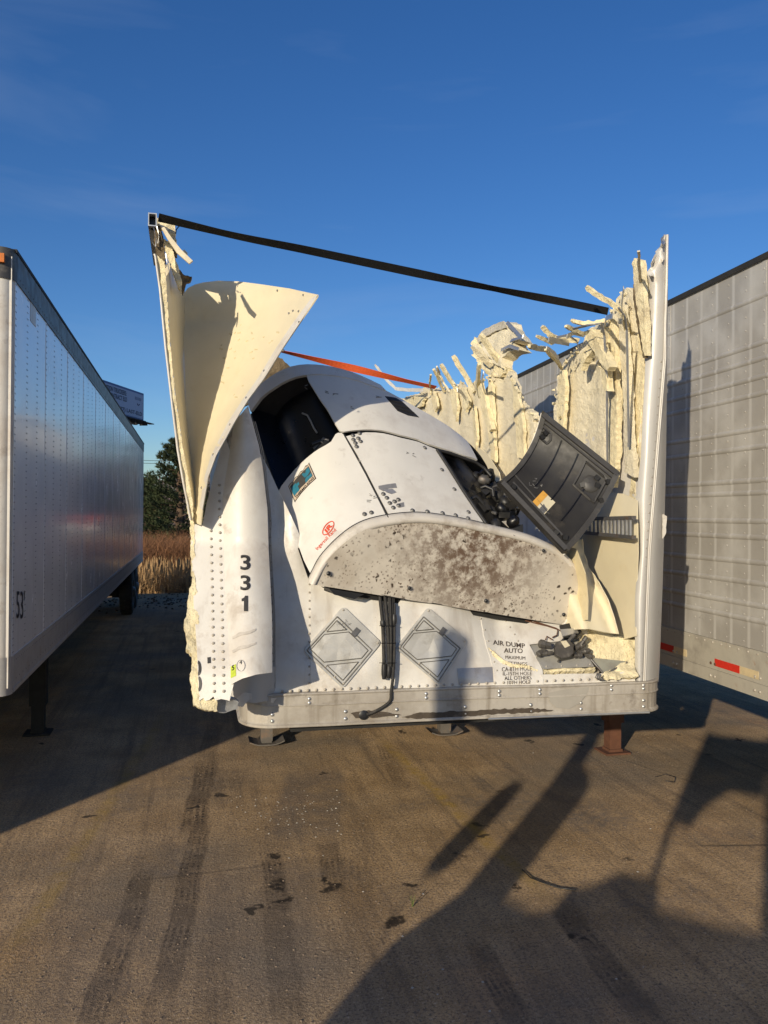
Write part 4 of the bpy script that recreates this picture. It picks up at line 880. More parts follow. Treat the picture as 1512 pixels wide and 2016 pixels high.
# ---- foam block resting on the deck
sheet('foam_block', [(1150,1250),(1170,1246),(1200,1250),(1250,1257),(1250,1302),(1243,1308),(1200,1302),(1152,1292),(1142,1275)], lambda u, v: WF(u, v, -.10-.05*(1300-v)/50), 4.5, .16, M['foam'], None, disp=lambda p, *a: .45*foam_rough(p), jag=1.2)
fb = bpy.data.objects['foam_block']; tag(fb, 'chunk of pale yellow foam lying at the foot of the right corner post', 'foam block')
sheet('foam_rubble', [(1150,1240),(1180,1228),(1215,1240),(1240,1252),(1200,1254),(1155,1256)], lambda u, v: WF(u, v, -.22), 4, .06, M['foam'], wt, disp=lambda p, *a: 1.2*foam_rough(p), jag=2.5)

# ---- left corner: curved strip with number 331, side flange, foam, standing wall, curled liner
def stripY(u, v, w_):
    base = interp(v, [800, 1065, 1324, 1400], [4.47, 4.43, 4.10, 4.04]); return base
sl_u = lambda v: interp(v, [820, 980, 1152, 1348], [462, 438, 443, 453.5]); sr_u = lambda v: interp(v, [790, 893, 1024, 1049, 1221, 1324], [486, 514, 529, 527, 536, 536])
def strip(u, v):
    a, b = sl_u(v), sr_u(v); t = max(-.05, min(1.05, (u-a)/(b-a))); return W(u, v, Y=stripY(u, v, t)-.06*math.sin(max(0, min(1, t))*math.pi)**.8+.015*(1-t))
edge_l = [(sl_u(v), v) for v in range(830, 1350, 40)]+[(452, 1350)]; edge_r = [(sr_u(v), v) for v in range(1320, 780, -40)]
cs = sheet('corner_strip', edge_l+[(463,1343),(477,1336),(505,1328),(536,1324)]+edge_r, strip, 12, .004, M['white'], wt, label='curved white corner strip with black number 331')
for s, u0, v0, v1 in (('3', 473, 1092, 1122), ('3', 473, 1132, 1162)):
    text('number', s, lambda u, v: strip(u, v)+Vector((0, -.004, 0)), (u0, v1), (u0+20, v1), (u0, v0), M['ink'], cs, .02)
sheet('number', [(480,1203),(488,1203),(488,1172.5),(482.5,1172.5),(480.5,1176),(475.5,1178.5),(475.5,1183.5),(480,1183)], lambda u, v: strip(u, v)+Vector((0, -.004, 0)), 9, .0008, M['ink'], cs)
for (v0, dv) in ((1245, 0), (1272, 0)):
    sheet('adhesive_smear', [(457,v0+8),(470,v0),(488,v0-3),(504,v0-8),(503,v0-4),(488,v0+3),(470,v0+7),(458,v0+13)], lambda u, v: strip(u, v)+Vector((0, -.004, 0)), 8, .001, mat('old_adhesive', (.50, .46, .41), .7, var=.2, vscale=40), cs, jag=.8)
sheet('sticker', [(454,1312),(464,1307),(464,1330),(454,1335)], lambda u, v: strip(u, v)+Vector((0, -.004, 0)), 6, .001, M['green_tag'], cs)
text('lettering', '5', lambda u, v: strip(u, v)+Vector((0, -.0065, 0)), (456,1320), (461,1318), (456,1310), M['ink'], cs, .02)
text('lettering', '4', lambda u, v: strip(u, v)+Vector((0, -.004, 0)), (471,1308), (476,1307), (471,1300), M['ink'], cs, .0)
mb = MB(); mb.tube([strip(474+8*math.cos(a), 1310+11*math.sin(a))+Vector((0, -.004, 0)) for a in np.linspace(0, 6.283, 25)], .0012, 5); mb.obj('stamp_ring', M['silver_tag'], cs)
sheet('inner_corner', [(448,1325),(500,1315),(545,1312),(545,1376),(505,1384),(470,1382),(455,1372)], lambda u, v: W(u, v, Y=4.50-.10*math.sin(min(1, max(0, (u-448)/95))*math.pi)), 9, .005, M['corner'], wt)
# seams either side of the strip
for f_, o in ((sl_u, -1.5), (sl_u, -4), (sr_u, 2.5), (sr_u, 5.5)):
    vv_ = list(range(860 if f_ is sl_u else 830, 1345 if f_ is sl_u else 1360, 25))
    mb = MB(); mb.tube([W(f_(v)+o, v, Y=(stripY(0, v, 0)+.035 if f_ is sl_u else WF(f_(v), v, -lean(540, v)+.004).y)) for v in vv_], .0025, 6); mb.obj('seam_bead', M['rail'], wt)
flY = lambda u, v: stripY(u, v, 0)+.018
FLm = lambda u, v: W(u, v, Y=flY(u, v)+.0006*(440-u))
fg = sheet('side_flange', [(441,850),(432,895),(418,945),(405,1000),(398,1035),(390,1031),(378,1033),(376,1083),(379,1140),(381,1186),(385,1240),(388,1290),(390,1340),(392,1380),(400,1374),(404,1380),(412,1378),(420,1371),(424,1379),(436,1376),(452,1380)]+[(sl_u(v)+6, v) for v in range(1350, 850, -50)], FLm, 13, .005, M['white'], wt, jag=.5, label='white riveted side flange peeled outwards')
for i in range(27):
    v = 955+i*15.6
    if v < 1372: rivet(RMs, FLm(interp(v, [997, 1370], [432, 441]), v)+Vector((0, -.003, 0)), fg, M['rail'])
for i in range(21):
    v = 1045+i*15.8; rivet(RMs, FLm(interp(v, [1000, 1370], [414.5, 422]), v)+Vector((0, -.003, 0)), fg, M['rail'])
mb = MB(); mb.add([FLm(u, v)+Vector((0, -.004, 0)) for u, v in ((408,1294),(414.5,1293),(415,1305),(408.5,1306))], [(3, 2, 1, 0)]); mb.obj('decal', M['ink'], fg)
for (c, r) in (((390,1315), 17), ((391,1346), 17)):
    P_ = [(c[0]+.42*r*math.cos(a)-1, c[1]+.9*r*math.sin(a)) for a in np.linspace(-1.45, 1.45, 14)]; Q_ = [(c[0]+.10*r*math.cos(a)-1, c[1]+.55*r*math.sin(a)) for a in np.linspace(-1.45, 1.45, 14)]
    mb = MB(); mb.add([FLm(u, v)+Vector((0, -.004, 0)) for u, v in P_]+[FLm(u, v)+Vector((0, -.004, 0)) for u, v in Q_], [(k, k+1, 14+k+1, 14+k) for k in range(13)]); mb.obj('decal', M['ink'], fg)
sheet('foam_edge', [(372,960),(380,1000),(382,1035),(384,1120),(390,1200),(394,1290),(398,1372),(426,1376),(428,1400),(410,1398),(381,1389),(378,1360),(374,1338),(379,1300),(378,1290),(366,1276),(368,1258),(362,1228),(368,1205),(371,1172),(378,1145),(376,1090),(374,1030),(366,985)], lambda u, v: W(u, v, Y=flY(u, v)+.035), 4.5, .06, M['foam'], wt, disp=lambda p, *a: .55*foam_rough(p), jag=1.6)
# standing sliver of the left wall: outer foam edge + inner face
def Lw(o): return lambda u, v: W(u, v, Y=4.42+o)
oe = [(305,500),(307,505),(316,569),(327,684),(341,805),(351,886),(362,950),(370,990),(376,1024)]; ie = [(324,515),(328,569),(333,650),(339,720),(346,785),(354,840),(361,886),(369,930),(376,970)]
sheet('foam_edge', oe+[(380,1030),(380,990)]+ie[::-1], Lw(0), 4, .05, M['foam'], wt, disp=lambda p, *a: .35*foam_rough(p), jag=.9, label='torn foam edge of the standing left wall')
fe = [(346,520),(361,582),(361,650),(363,720),(367,819),(372,890),(378,953),(381,1000)]
vN = sorted(set([p[1] for p in ie+fe]+[540,600,620,690,760,860,910,960]))
G = []
for v in vN:
    if v < 516 or v > 1000: continue
    a = interp(v, [p[1] for p in ie]+[1000], [p[0] for p in ie]+[379]); b = interp(v, [p[1] for p in fe], [p[0] for p in fe])+4
    G.append([W(lerp(a, b, t), v, Y=4.425+(.76*t)*max(.08, min(1, (1010-v)/300))) for t in (0, .2, .4, .6, .8, 1)])
thick(G, .008, 'left_wall_face', M['liner'])
mb = MB(); mb.tube([W(u-1.2, v, Y=4.415) for u, v in oe], .006, 6); mb.obj('skin_edge', M['white'], wt)
# curled-out liner flap
fold_u = lambda v: interp(v, [552,566,582,650,819,953,1031], [372,366,361,360.5,367,378,379]); right_u = lambda v: interp(v, [583,684,744,785,829,866,896,937,1004,1033], [625,560,520,489,462,442,425,410,398,395])
def flapY(u, v):
    a, b = fold_u(v), right_u(v); w_ = max(0, min(1, (u-a)/max(8, (b-a)))); s = max(.06, min(1, (1030-v)/400))
    yr = interp(v, [583, 670, 744, 829, 896, 960, 1033], [4.08, 4.17, 4.23, 4.22, 4.20, 4.28, 4.39]); yf = 4.44+s*.72
    return lerp(yf, yr, w_**1.7)+s*(.014*nz3((u*.016, v*.011, 7.3))+.006*nz3((u*.05, v*.022, 2.1)))
flap_poly = [(361,590),(363,576),(370,567),(384,560),(400,556),(430,552.5),(470,554),(520,560.5),(570,568),(625,580),(625,584),(592,632),(557,684),(520,744),(489,785),(462,829),(442,866),(425,896),(410,937),(398,1004),(395,1034),(386,1030),(379,1031),(379,953),(371,860),(367,819),(363,720),(360.5,650)]
fp = sheet('liner_flap', flap_poly, lambda u, v: W(u, v, Y=flapY(u, v)), 10, .006, M['liner'], wt, label='large cream liner sheet curled out from the left wall')
# pale rim along the free edge
rim_in = [(612,588),(578,634),(544,684),(508,744),(478,786),(450,829),(431,866),(416,896),(403,937),(392,1000)]
sheet('flap_edge_band', [(625,581),(592,632),(557,684),(520,744),(489,785),(462,829),(442,866),(425,896),(410,937),(398,1004)]+rim_in[::-1], lambda u, v: W(u, v, Y=flapY(min(u, right_u(v)), v)-.004), 9, .002, M['white'], fp)
mb = MB(); r2 = random.Random(4)
for (u, v) in [(597,581),(577,612),(588,613),(569,617),(589,634),(558,690),(520,730),(485,783),(453,836),(420,895),(397,960),(546,572)]: mb.dome(W(u, v, Y=flapY(u, v)-.006), (0, -1, .1), .007, .003, 6)
mb.obj('screw_holes', M['steel'], fp, kind='stuff', fix=False)
# scars left by the glue
mb = MB()
for i in range(46):
    u = r2.uniform(430, 560); v = r2.uniform(640, 800)
    if u > right_u(v)-25 or u < fold_u(v)+60: continue
    dx, dy = r2.uniform(2, 6), r2.uniform(-3, 3); P_ = [W(u+dx*t, v+dy*t+1.2*math.sin(6*t), Y=flapY(u+dx*t, v+dy*t)-.0015) for t in (0, .5, 1)]
    mb.bar(P_, .008, .003, (0, 0, 1), .001)
mb.obj('glue_scars', M['liner_tan'], fp, kind='stuff', fix=False)
# ragged top of the left wall
mb = MB(); c = W(300, 432, Y=4.40); 
for a_, b_ in (((-.022, -.035), (.022, -.029)), ((-.022, .029), (.022, .035)), ((-.022, -.029), (-.017, .029)), ((.017, -.029), (.022, .029))):
    mb.bbox((c.x+a_[0], c.y, c.z+a_[1]), (c.x+b_[0], c.y+.7, c.z+b_[1]))
mb.obj('roof_tube', M['alloy'], wt); mb = MB(); mb.bbox((c.x-.017, c.y+.05, c.z-.029), (c.x+.017, c.y+.06, c.z+.029)); mb.obj('tube_hollow_shade', M['void'], wt)  # black sheet stands in for the shade inside the open tube
def rag(poly, Y, m, th=.03, k=.6, res=4, name='torn_scrap', jag=1.2, tilt=.0): return sheet(name, poly, lambda u, v: W(u, v, Y=Y+tilt*(u-330)), res, th, M[m], wt, disp=lambda p, *a: k*foam_rough(p), jag=jag)
rag([(303,446),(316,444),(322,470),(325,500),(326,520),(316,520),(308,510),(304,480)], 4.43, 'foam_dark')
rag([(294,446),(303,446),(303,470),(300,480),(305,500),(306,508),(299,485),(296,460)], 4.44, 'under', .01, .3)
rag([(308,432),(320,425),(334,432),(345,442),(346,470),(348,482),(338,470),(326,452),(314,446)], 4.55, 'foam', .05, .6)
rag([(322,470),(334,474),(342,500),(350,525),(358,556),(356,580),(346,552),(336,522),(326,496)], 4.60, 'foam', .05, .6)
rag([(333,478),(346,478),(350,495),(348,504),(338,500)], 4.66, 'foam_dark', .05, .6)
rag([(346,524),(356,534),(364,542),(378,545),(375,554),(368,556),(364,566),(360,580),(352,556)], 4.72, 'foam_dark', .03, .8)
rag([(325,528),(331,517),(337,518),(333,534),(327,544)], 4.42, 'wood', .02, .4)
mb = MB(); mb.bar([W(321,449,Y=4.36), W(334,470,Y=4.33), W(352,495,Y=4.31), W(376,517,Y=4.28)], [.016, .022, .028, .026], .012, (1, 0, .6), .001); mb.obj('dangling_batten', M['wood'], wt)
mb = MB(); mb.bar([W(360,494,Y=4.42), W(366,500,Y=4.42), W(365,505,Y=4.42)], .02, .01, (1, 0, 0)); mb.obj('batten_scrap', M['wood'], wt)
mb = MB(); mb.tube([W(346,460,Y=4.5), W(347,452,Y=4.5), W(352,446,Y=4.5), W(362,440,Y=4.5)], .003, 6); mb.obj('wire', M['strap_black'], wt)
for pts_ in ([(303,448),(308,470),(306,486),(300,478)], [(312,440),(320,448),(330,452)], [(326,500),(330,520),(334,540)], [(309,446),(313,462),(311,480)]):
    mb = MB(); mb.bar([W(u, v, Y=4.40) for u, v in pts_], .012, .003, (0, 1, 0), .002); mb.obj('bent_strip', M['alloy'], wt)
# shattered remains of the left wall behind the flap, shade put into their brown
rag([(520,745),(540,702),(556,706),(572,722),(600,735),(560,740),(530,760),(505,790),(480,800)], 6.4, 'foam_dark', .08, .5, 5)
rag([(500,770),(530,742),(540,745),(520,770),(500,792)], 6.2, 'foam_dark', .05, .5, 5)

# ================================================================== straps across the wreck
def strap(name, label, m, pts, widths, ups, cat='strap'):
    n = 60; P = [Vector(p) for p in pts]; L_ = len(P); G, H_ = [], []
    for i in range(n+1):
        t = i/n*(L_-1); k = min(L_-2, int(t)); f_ = t-k
        p = P[k].lerp(P[k+1], f_); p1 = P[max(0, k-1)]; p2 = P[min(L_-1, k+2)]
        a, b, c, d_ = p1, P[k], P[k+1], p2
        p = .5*((2*b)+(-a+c)*f_+(2*a-5*b+4*c-d_)*f_*f_+(-a+3*b-3*c+d_)*f_**3)
        w_ = interp(i/n, *widths); ang = interp(i/n, *ups); tn = (P[-1]-P[0]).normalized(); s1 = tn.cross(Vector((0, 1, 0))).normalized(); s2 = tn.cross(s1).normalized()
        sd = s1*math.cos(ang)+s2*math.sin(ang); nn = tn.cross(sd)
        G.append([p+sd*w_/2+nn*.0015, p-sd*w_/2+nn*.0015, p-sd*w_/2-nn*.0015, p+sd*w_/2-nn*.0015])
    mb = MB(); mb.grid(G, False, True); o = mb.obj(name, M[m]); tag(o, label, cat); return o
pl = [(312,428,4.42),(462,464,4.5),(597,491,4.58),(759,525,4.66),(884,551,4.74),(1027,579,4.82),(1130,599,4.88),(1197,613,4.92)]
strap('ratchet_strap', 'black webbing strap stretched high from the left wall to the right wall', 'strap_black', [W(u, v, Y=y) for u, v, y in pl], ([0, 1], [.050, .050]), ([0, .12, .3, .5, .66, .8, 1], [.9, 1.2, .85, .55, 1.25, .35, .25]))
pl = [(440,668,8.9),(500,680,8.9),(560,693,8.9),(640,712,8.9),(720,731,8.9),(790,748,8.9),(858,763,8.9)]
strap('ratchet_strap', 'orange webbing strap stretched low between the torn walls', 'strap_orange', [W(u, v, Y=y) for u, v, y in pl], ([0, 1], [.085, .085]), ([0, .3, .45, .62, .85, 1], [1.54, 1.52, 1.2, .55, 1.25, 1.3]))
# ================================================================== toppled refrigeration unit
UA = W(610, 1149, Y=4.37); UB = W(1113, 1230, Y=4.66); UX = UB-UA
UQ = Vector((-.2775, .8894, 1.0899)); UQR = Vector((-.4044, .7703, .6915))
UB0 = Vector((.0, -.08, .50)); UB1 = Vector((.0404, -.3123, .4578))
_ps = [(0,0),(.012,.09),(.04,.282),(.102,.54),(.174,.743),(.269,.886),(.385,.989),(.519,1.026),(.647,1.026),(.769,1.02),(.85,.995),(.945,.922),(1.008,.811),(1.047,.645),(1.055,.5),(1.042,.264),(1.016,.075),(1.0,0)]
def _cr(P, n=140):
    out = []; L_ = len(P)
    for i in range(n+1):
        t = i/n*(L_-1); k = min(L_-2, int(t)); f_ = t-k; a, b, c, d_ = P[max(0, k-1)], P[k], P[k+1], P[min(L_-1, k+2)]
        out.append(tuple(.5*((2*b[j])+(-a[j]+c[j])*f_+(2*a[j]-5*b[j]+4*c[j]-d_[j])*f_*f_+(-a[j]+3*b[j]-3*c[j]+d_[j])*f_**3) for j in (0, 1)))
    return out
_pc = _cr(_ps); _al = [0]
for i in range(1, len(_pc)): _al.append(_al[-1]+math.hypot((_pc[i][0]-_pc[i-1][0])*1.7, (_pc[i][1]-_pc[i-1][1])*.45))
_al = [a/_al[-1] for a in _al]; _sx = [p[0] for p in _pc]; _hx = [p[1] for p in _pc]
def U0(a, t):
    s = interp(a, _al, _sx); return UA+UX*s+UQ.lerp(UQR, min(1, max(0, s)))*t+UB0.lerp(UB1, t)*interp(a, _al, _hx)
def Un(a, t):
    e = .012; a0 = max(0, a-e); a1 = min(1, a+e); n = (U0(a1, t)-U0(a0, t)).cross(U0(a, t+e)-U0(a, t-e)); n.normalize(); return n
_nm = Un(.5, .5); _sgn = 1 if _nm.dot(Vector((0, -.7, .7))) > 0 else -1
def US(a, t, o=0.0):
    p = U0(a, t)
    return p+Un(a, t)*(_sgn*o) if o else p
_ga = np.linspace(0, 1, 161); _gt = np.linspace(-.02, 1.05, 90)
_tab = np.array([[PJ(U0(a, t)) for t in _gt] for a in _ga])
_front = np.array([[(_sgn*Un(a, t)).dot(CAM-U0(a, t)) > -.02 for t in _gt] for a in _ga])
def inv(u, v):
    d = (_tab[:, :, 0]-u)**2+(_tab[:, :, 1]-v)**2; d[~_front] = 1e9
    i, j = np.unravel_index(np.argmin(d), d.shape); a, t = float(_ga[i]), float(_gt[j])
    for _ in range(4):
        e = 2e-3; p = PJ(U0(a, t)); pa = PJ(U0(min(1, a+e), t)); pt = PJ(U0(a, t+e)); ea = (min(1, a+e)-a) or -e
        if ea < 0: pa = PJ(U0(a+ea, t))
        J = np.array([[(pa[0]-p[0])/ea, (pt[0]-p[0])/e], [(pa[1]-p[1])/ea, (pt[1]-p[1])/e]])
        try: s = np.linalg.solve(J, [u-p[0], v-p[1]])
        except Exception: break
        s = np.clip(s, -.03, .03); a = min(1, max(0, a+float(s[0]))); t = min(1.06, max(-.03, t+float(s[1])))
    return a, t
def UPX(o): return lambda u, v: US(*inv(u, v), o)
un = empty('refrigeration_unit', UA+UX*.5, 'white refrigeration unit toppled forward in the wreck, soiled base towards us', 'refrigeration unit')
# black inner shell, the shade of the hollow is in its colour
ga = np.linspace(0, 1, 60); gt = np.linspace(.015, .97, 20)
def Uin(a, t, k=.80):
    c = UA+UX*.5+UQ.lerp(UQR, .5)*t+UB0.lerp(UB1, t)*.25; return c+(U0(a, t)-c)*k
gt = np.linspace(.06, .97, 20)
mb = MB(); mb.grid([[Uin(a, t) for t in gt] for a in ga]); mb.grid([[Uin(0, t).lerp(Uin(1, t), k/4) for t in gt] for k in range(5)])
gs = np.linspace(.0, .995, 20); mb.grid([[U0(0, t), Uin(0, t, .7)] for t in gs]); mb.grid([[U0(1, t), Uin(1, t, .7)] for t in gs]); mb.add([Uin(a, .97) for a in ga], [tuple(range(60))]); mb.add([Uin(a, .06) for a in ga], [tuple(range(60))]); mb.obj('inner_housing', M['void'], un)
mb = MB(); mb.grid([[Uin(a, .985, k) for k in (.74, .9, 1.0)] for a in ga]); mb.obj('top_wall', M['black'], un)
nb = -_sgn*Un(.5, .5)*.35; ch = [US(0, .30), US(1, .30), US(1, .95), US(0, .95)]
mb = MB(); mb.hexa([p+nb*.02 for p in ch]+[p+nb for p in ch]); mb.obj('evaporator_box', M['door_in'], un)
C2 = lambda x, y: (480+x/2.908, 680+y/2.908)
def panel(name, pxs, extra=(), th=.012, m='white_unit', o=0.0, res=.03, label=None, jag=0):
    return sheet(name, [inv(*p) for p in pxs]+list(extra), lambda a, t: US(a, t, o), res, th, M[m], un, label=label, jag=jag)
t_g = .028
tops = [C2(*p) for p in ((190,850),(215,805),(250,760),(290,712),(330,672),(380,628),(430,592),(470,570),(500,550),(515,525),(525,508),(540,500),(560,501))]
a_seam = inv(765, 1020)[0]
door1 = panel('left_door', tops+[C2(572,512), C2(640,630), C2(700,740), C2(760,860)], [(a_seam-.004, t_g)]+[(a, t_g) for a in np.linspace(a_seam-.03, .012, 12)]+[(.006, .1), (.004, .25)], label='lower left shell door with blue badge and red print')
cowl = panel('upper_cowl', [(607,749),(628,783),(645,807),(660,834),(669,848),(676,850),(717,845.5),(755,847.5),(790,856.5),(824,865),(845,874),(880,885),(915,897),(940,905)], [(inv(951, 907)[0], .995)]+[(a, 1.0) for a in np.linspace(inv(951, 907)[0]-.02, inv(600, 727)[0], 14)])
a_c = inv(958, 1030)[0]
cent = panel('centre_panel', [(681,859),(720,851),(755,853),(790,862),(824,870),(845,879),(860,885),(885,925),(910,965),(935,1001),(948,1020)], [(a_c-.01, t_g)]+[(a, t_g) for a in np.linspace(a_c-.04, a_seam+.03, 10)]+[(a_seam+.005, t_g)]+[inv(*C2(*p)) for p in ((765,845),(705,727),(645,617))])
band = sheet('top_band', [(.0, .955), (.0, 1.02), (.1, 1.02), (.2, 1.02), (.3, 1.025), (.45, 1.025), (.46, .99), (.42, .972), (.3, .955), (.2, .945), (.1, .945)], lambda a, t: US(a, t, .006), .03, .02, M['white_unit'], un)
mb = MB(); mb.tube([US(a, t_g-.004, -.004) for a in np.linspace(.004, a_c, 50)], .007, 6); mb.obj('door_seal', M['black'], un)
mb = MB(); mb.tube([US(*inv(u, v), -.004) for u, v in [C2(*p) for p in ((576,512),(640,626),(700,736),(762,858),(830,992))]], .0075, 6); mb.obj('door_seal', M['black'], un)
# base plate with rolled rim
def soot(m):   # brown soot thrown over the upper right of the plate
    t = m.node_tree; L = t.links.new; bs = t.nodes['Principled BSDF']; src = bs.inputs['Base Color'].links[0].from_socket
    geo = _n(t, 'ShaderNodeNewGeometry'); d_ = _n(t, 'ShaderNodeVectorMath', operation='DISTANCE'); L(geo.outputs['Position'], d_.inputs[0]); d_.inputs[1].default_value = UA+UX*.60+UB0*.82
    mr = _n(t, 'ShaderNodeMapRange', interpolation_type='SMOOTHSTEP'); L(d_.outputs['Value'], mr.inputs[0]); mr.inputs[1].default_value = .75; mr.inputs[2].default_value = .1
    nz_ = _n(t, 'ShaderNodeTexNoise'); nz_.inputs['Scale'].default_value = 17; nz_.inputs['Detail'].default_value = 7; nz_.inputs['Roughness'].default_value = .72; L(geo.outputs['Position'], nz_.inputs['Vector'])
    mr2 = _n(t, 'ShaderNodeMapRange', interpolation_type='SMOOTHSTEP'); L(nz_.outputs['Fac'], mr2.inputs[0]); mr2.inputs[1].default_value = .38; mr2.inputs[2].default_value = .60
    mu = _n(t, 'ShaderNodeMath', operation='MULTIPLY'); L(mr.outputs[0], mu.inputs[0]); L(mr2.outputs[0], mu.inputs[1])
    mx_ = _n(t, 'ShaderNodeMixRGB'); L(mu.outputs[0], mx_.inputs[0]); L(src, mx_.inputs[1]); mx_.inputs[2].default_value = (.12, .075, .048, 1); L(mx_.outputs[0], bs.inputs['Base Color'])
soot(M['plate'])
plate_poly = [(_pc[i][0], _pc[i][1]) for i in range(0, len(_pc)-1, 3)]+[_pc[-1]]
def PL(s, h, o=0): return UA+UX*s+UB0*h+Vector((0, -1, -.12))*o
base = sheet('base_plate', [(s*.985+.008, h*.955+.0) for s, h in plate_poly], lambda s, h: PL(s, h, .012+.012*math.sin(h*3.1)+.004*nz3((s*6, h*3, 1))), .05, .02, M['plate'], un, label='soot spattered D-shaped base of the unit')
rp = [U0(a, 0.0) for a in np.linspace(0, 1, 70)]
G = []
for i, a in enumerate(np.linspace(0, 1, 70)):
    s, h = interp(a, _al, _sx), interp(a, _al, _hx); i0 = PL(.5+(s-.5)*.965, h*.93, .020); i1 = PL(.5+(s-.5)*.985, h*.975, .020)
    G.append([i0-Vector((0, -.012, 0)), i0, i1, PL(s, h, .010), US(a, .008, .002), US(a, .022, .002), US(a, .022, -.02)])
mb = MB(); mb.grid(G); mb.obj('base_rim', M['rim'], un)
for (u, v, r) in [(647,1129,.011),(806,1158,.010),(957,1183,.011),(1110,1210,.010),(1070,1084,.009),(1072,1022,.0)]:
    if r:
        D = W(u, v, d=1)-CAM; n_ = UX.cross(UB0).normalized(); t = (UA+Vector((0, -.03, 0))-CAM).dot(n_)/D.dot(n_); p = CAM+D*t; mb = MB(); mb.lathe(p, (p-CAM).normalized()*-1, [(r*1.25, 0), (r*1.2, .004), (r, .004)], 14); mb.obj('bolt_hole', M['steel'], un); mb = MB(); mb.dome(p, (CAM-p), r, .003, 12); mb.obj('bolt_hole', M['void'], un)
mb = MB(); mb.bar([UA+UX*.07+Vector((0, .10, -.01)), UA+UX*.97+Vector((0, .10, -.01))], .10, .05, (0, 1, 0)); mb.obj('under_gap_bar', M['under'], un)  # black bar added as the shade in the gap below the plate
mb = MB(); mb.hexa([UA+UX*s+Vector((0, y, z)) for s, y, z in ((.065, -.005, -.01), (.19, -.005, -.01), (.19, .08, -.01), (.045, .08, -.01), (.085, -.005, -.040), (.155, -.005, -.045), (.155, .08, -.045), (.085, .08, -.04))]); mb.obj('drain_pan', M['black'], un)
mb = MB(); mb.bar([UA+UX*s+Vector((0, -.004, .004)) for s in np.linspace(.16, .985, 14)], .012, .014, (0, 0, 1), .002); mb.obj('lower_lip', M['under'], un)
# fasteners
WM = MB(); WM.lathe((0, 0, 0), (0, -1, 0), [(.0135, 0), (.013, .0025), (.006, .004), (.0055, .0065), (.0001, .007)], 12); WM = WM.mesh('washer')
for x, y in [(624,517),(662,505),(627,541),(655,533),(638,560),(668,551),(645,581),(798,852),(818,874),(835,904),(862,895),(884,884),(855,930),(885,918),(965,946),(1050,952),(1137,961),(1212,973),(1283,990),(1035,587),(1133,713),(1204,824),(1285,955),(691,967),(730,958)]:
    a, t = inv(*C2(x, y)); rivet(WM, US(a, t, .002), un, M['washer'], Un(a, t)*_sgn, 'washer')
for pl_, m in (([(770,806),(868,790),(876,816),(830,820),(800,836),(772,822)], 'grey_tape'), ([(884,906),(915,899),(918,924),(890,930)], 'grey_tape'), ([(800,828),(850,822),(874,842),(845,852),(815,842)], 'silver_tag')):
    sheet('patch_tape', [inv(*C2(*p)) for p in pl_], lambda a, t: US(a, t, .003), .03, .002, M[m], un)
gr = sheet('grille', [inv(*C2(*p)) for p in ((808,292),(870,302),(905,322),(1003,413),(940,402),(880,376))], lambda a, t: US(a, t, .003), .03, .003, M['door_in'], un)
for k in (.28, .55, .8):
    a0 = C2(lerp(808, 880, k), lerp(292, 376, k)); a1 = C2(lerp(870, 1003, k), lerp(302, 413, k)); mb = MB(); mb.bar([US(*inv(lerp(a0[0], a1[0], q), lerp(a0[1], a1[1], q)), .006) for q in (.03, .5, .97)], .006, .003); mb.obj('grille_bar', M['black'], gr)
# scuffs
mb = MB(); r2 = random.Random(8)
for (u, v) in [(727,972),(735,978),(722,985),(800,890),(812,894),(600,760),(690,800),(640,770),(655,775),(1010,1050),(740,720+60),(705,905)]:
    for k in range(2):
        L_ = r2.uniform(3, 12); d_ = r2.uniform(-3, 4); P_ = [US(*inv(u+L_*q, v+d_*q+k*3), .0015) for q in (0, .5, 1)]; mb.bar(P_, .004, .002, (0, 0, 1))
mb.obj('scuffs', M['washer'], un, kind='stuff', fix=False)
# badge
Lb, Tb, Rb, Bb = Vector((568,957.5)), Vector((608.6,912)), Vector((622,942)), Vector((581,988))
def BG(x, y): q = Bb+(Rb-Bb)*x+(Lb-Bb)*y; return inv(q.x, q.y)
def shape(name, poly, o, m, par): return sheet(name, [BG(*p) for p in poly], lambda a, t: US(a, t, o), .03, .0015, M[m], par, smooth=False)
wave = [(1, 1.02), (.92, .98), (.84, 1.05), (.70, .97), (.60, 1.05), (.45, .98), (.36, 1.05), (.20, .98), (.10, 1.03), (0, 1.0)]
bd = shape('badge', [(-.01, -.02), (1.01, -.02)]+wave, .0030, 'badge_dark', un)
shape('badge_face', [(.025, .02), (.975, .02)]+[(x*.95+.025, y-.05) for x, y in wave], .0045, 'badge_tan', bd)
shape('badge_field', [(.06, .24), (.94, .24), (.94, .86), (.06, .86)], .006, 'badge_dark', bd)
shape('badge_letter', [(.07, .26), (.32, .26), (.32, .50), (.40, .50), (.40, .66), (.30, .66), (.30, .74), (.07, .74)], .0075, 'teal', bd)
shape('badge_letter', [(.66, .52), (.80, .50), (.92, .56), (.92, .82), (.80, .82), (.74, .70), (.66, .82), (.60, .82)], .0075, 'teal', bd)
shape('badge_letter', [(.62, .26), (.92, .26), (.93, .46), (.84, .42), (.74, .48), (.64, .44)], .0075, 'teal', bd)
shape('badge_gap', [(.40, .30), (.60, .26), (.66, .50), (.58, .80), (.42, .80), (.42, .5)], .0075, 'badge_dark', bd)
text('lettering', 'THERMO KING', lambda x, y: US(*BG(x, y), .0075), (.08, .06), (.94, .06), (.08, .19), M['ink'], bd, .02)
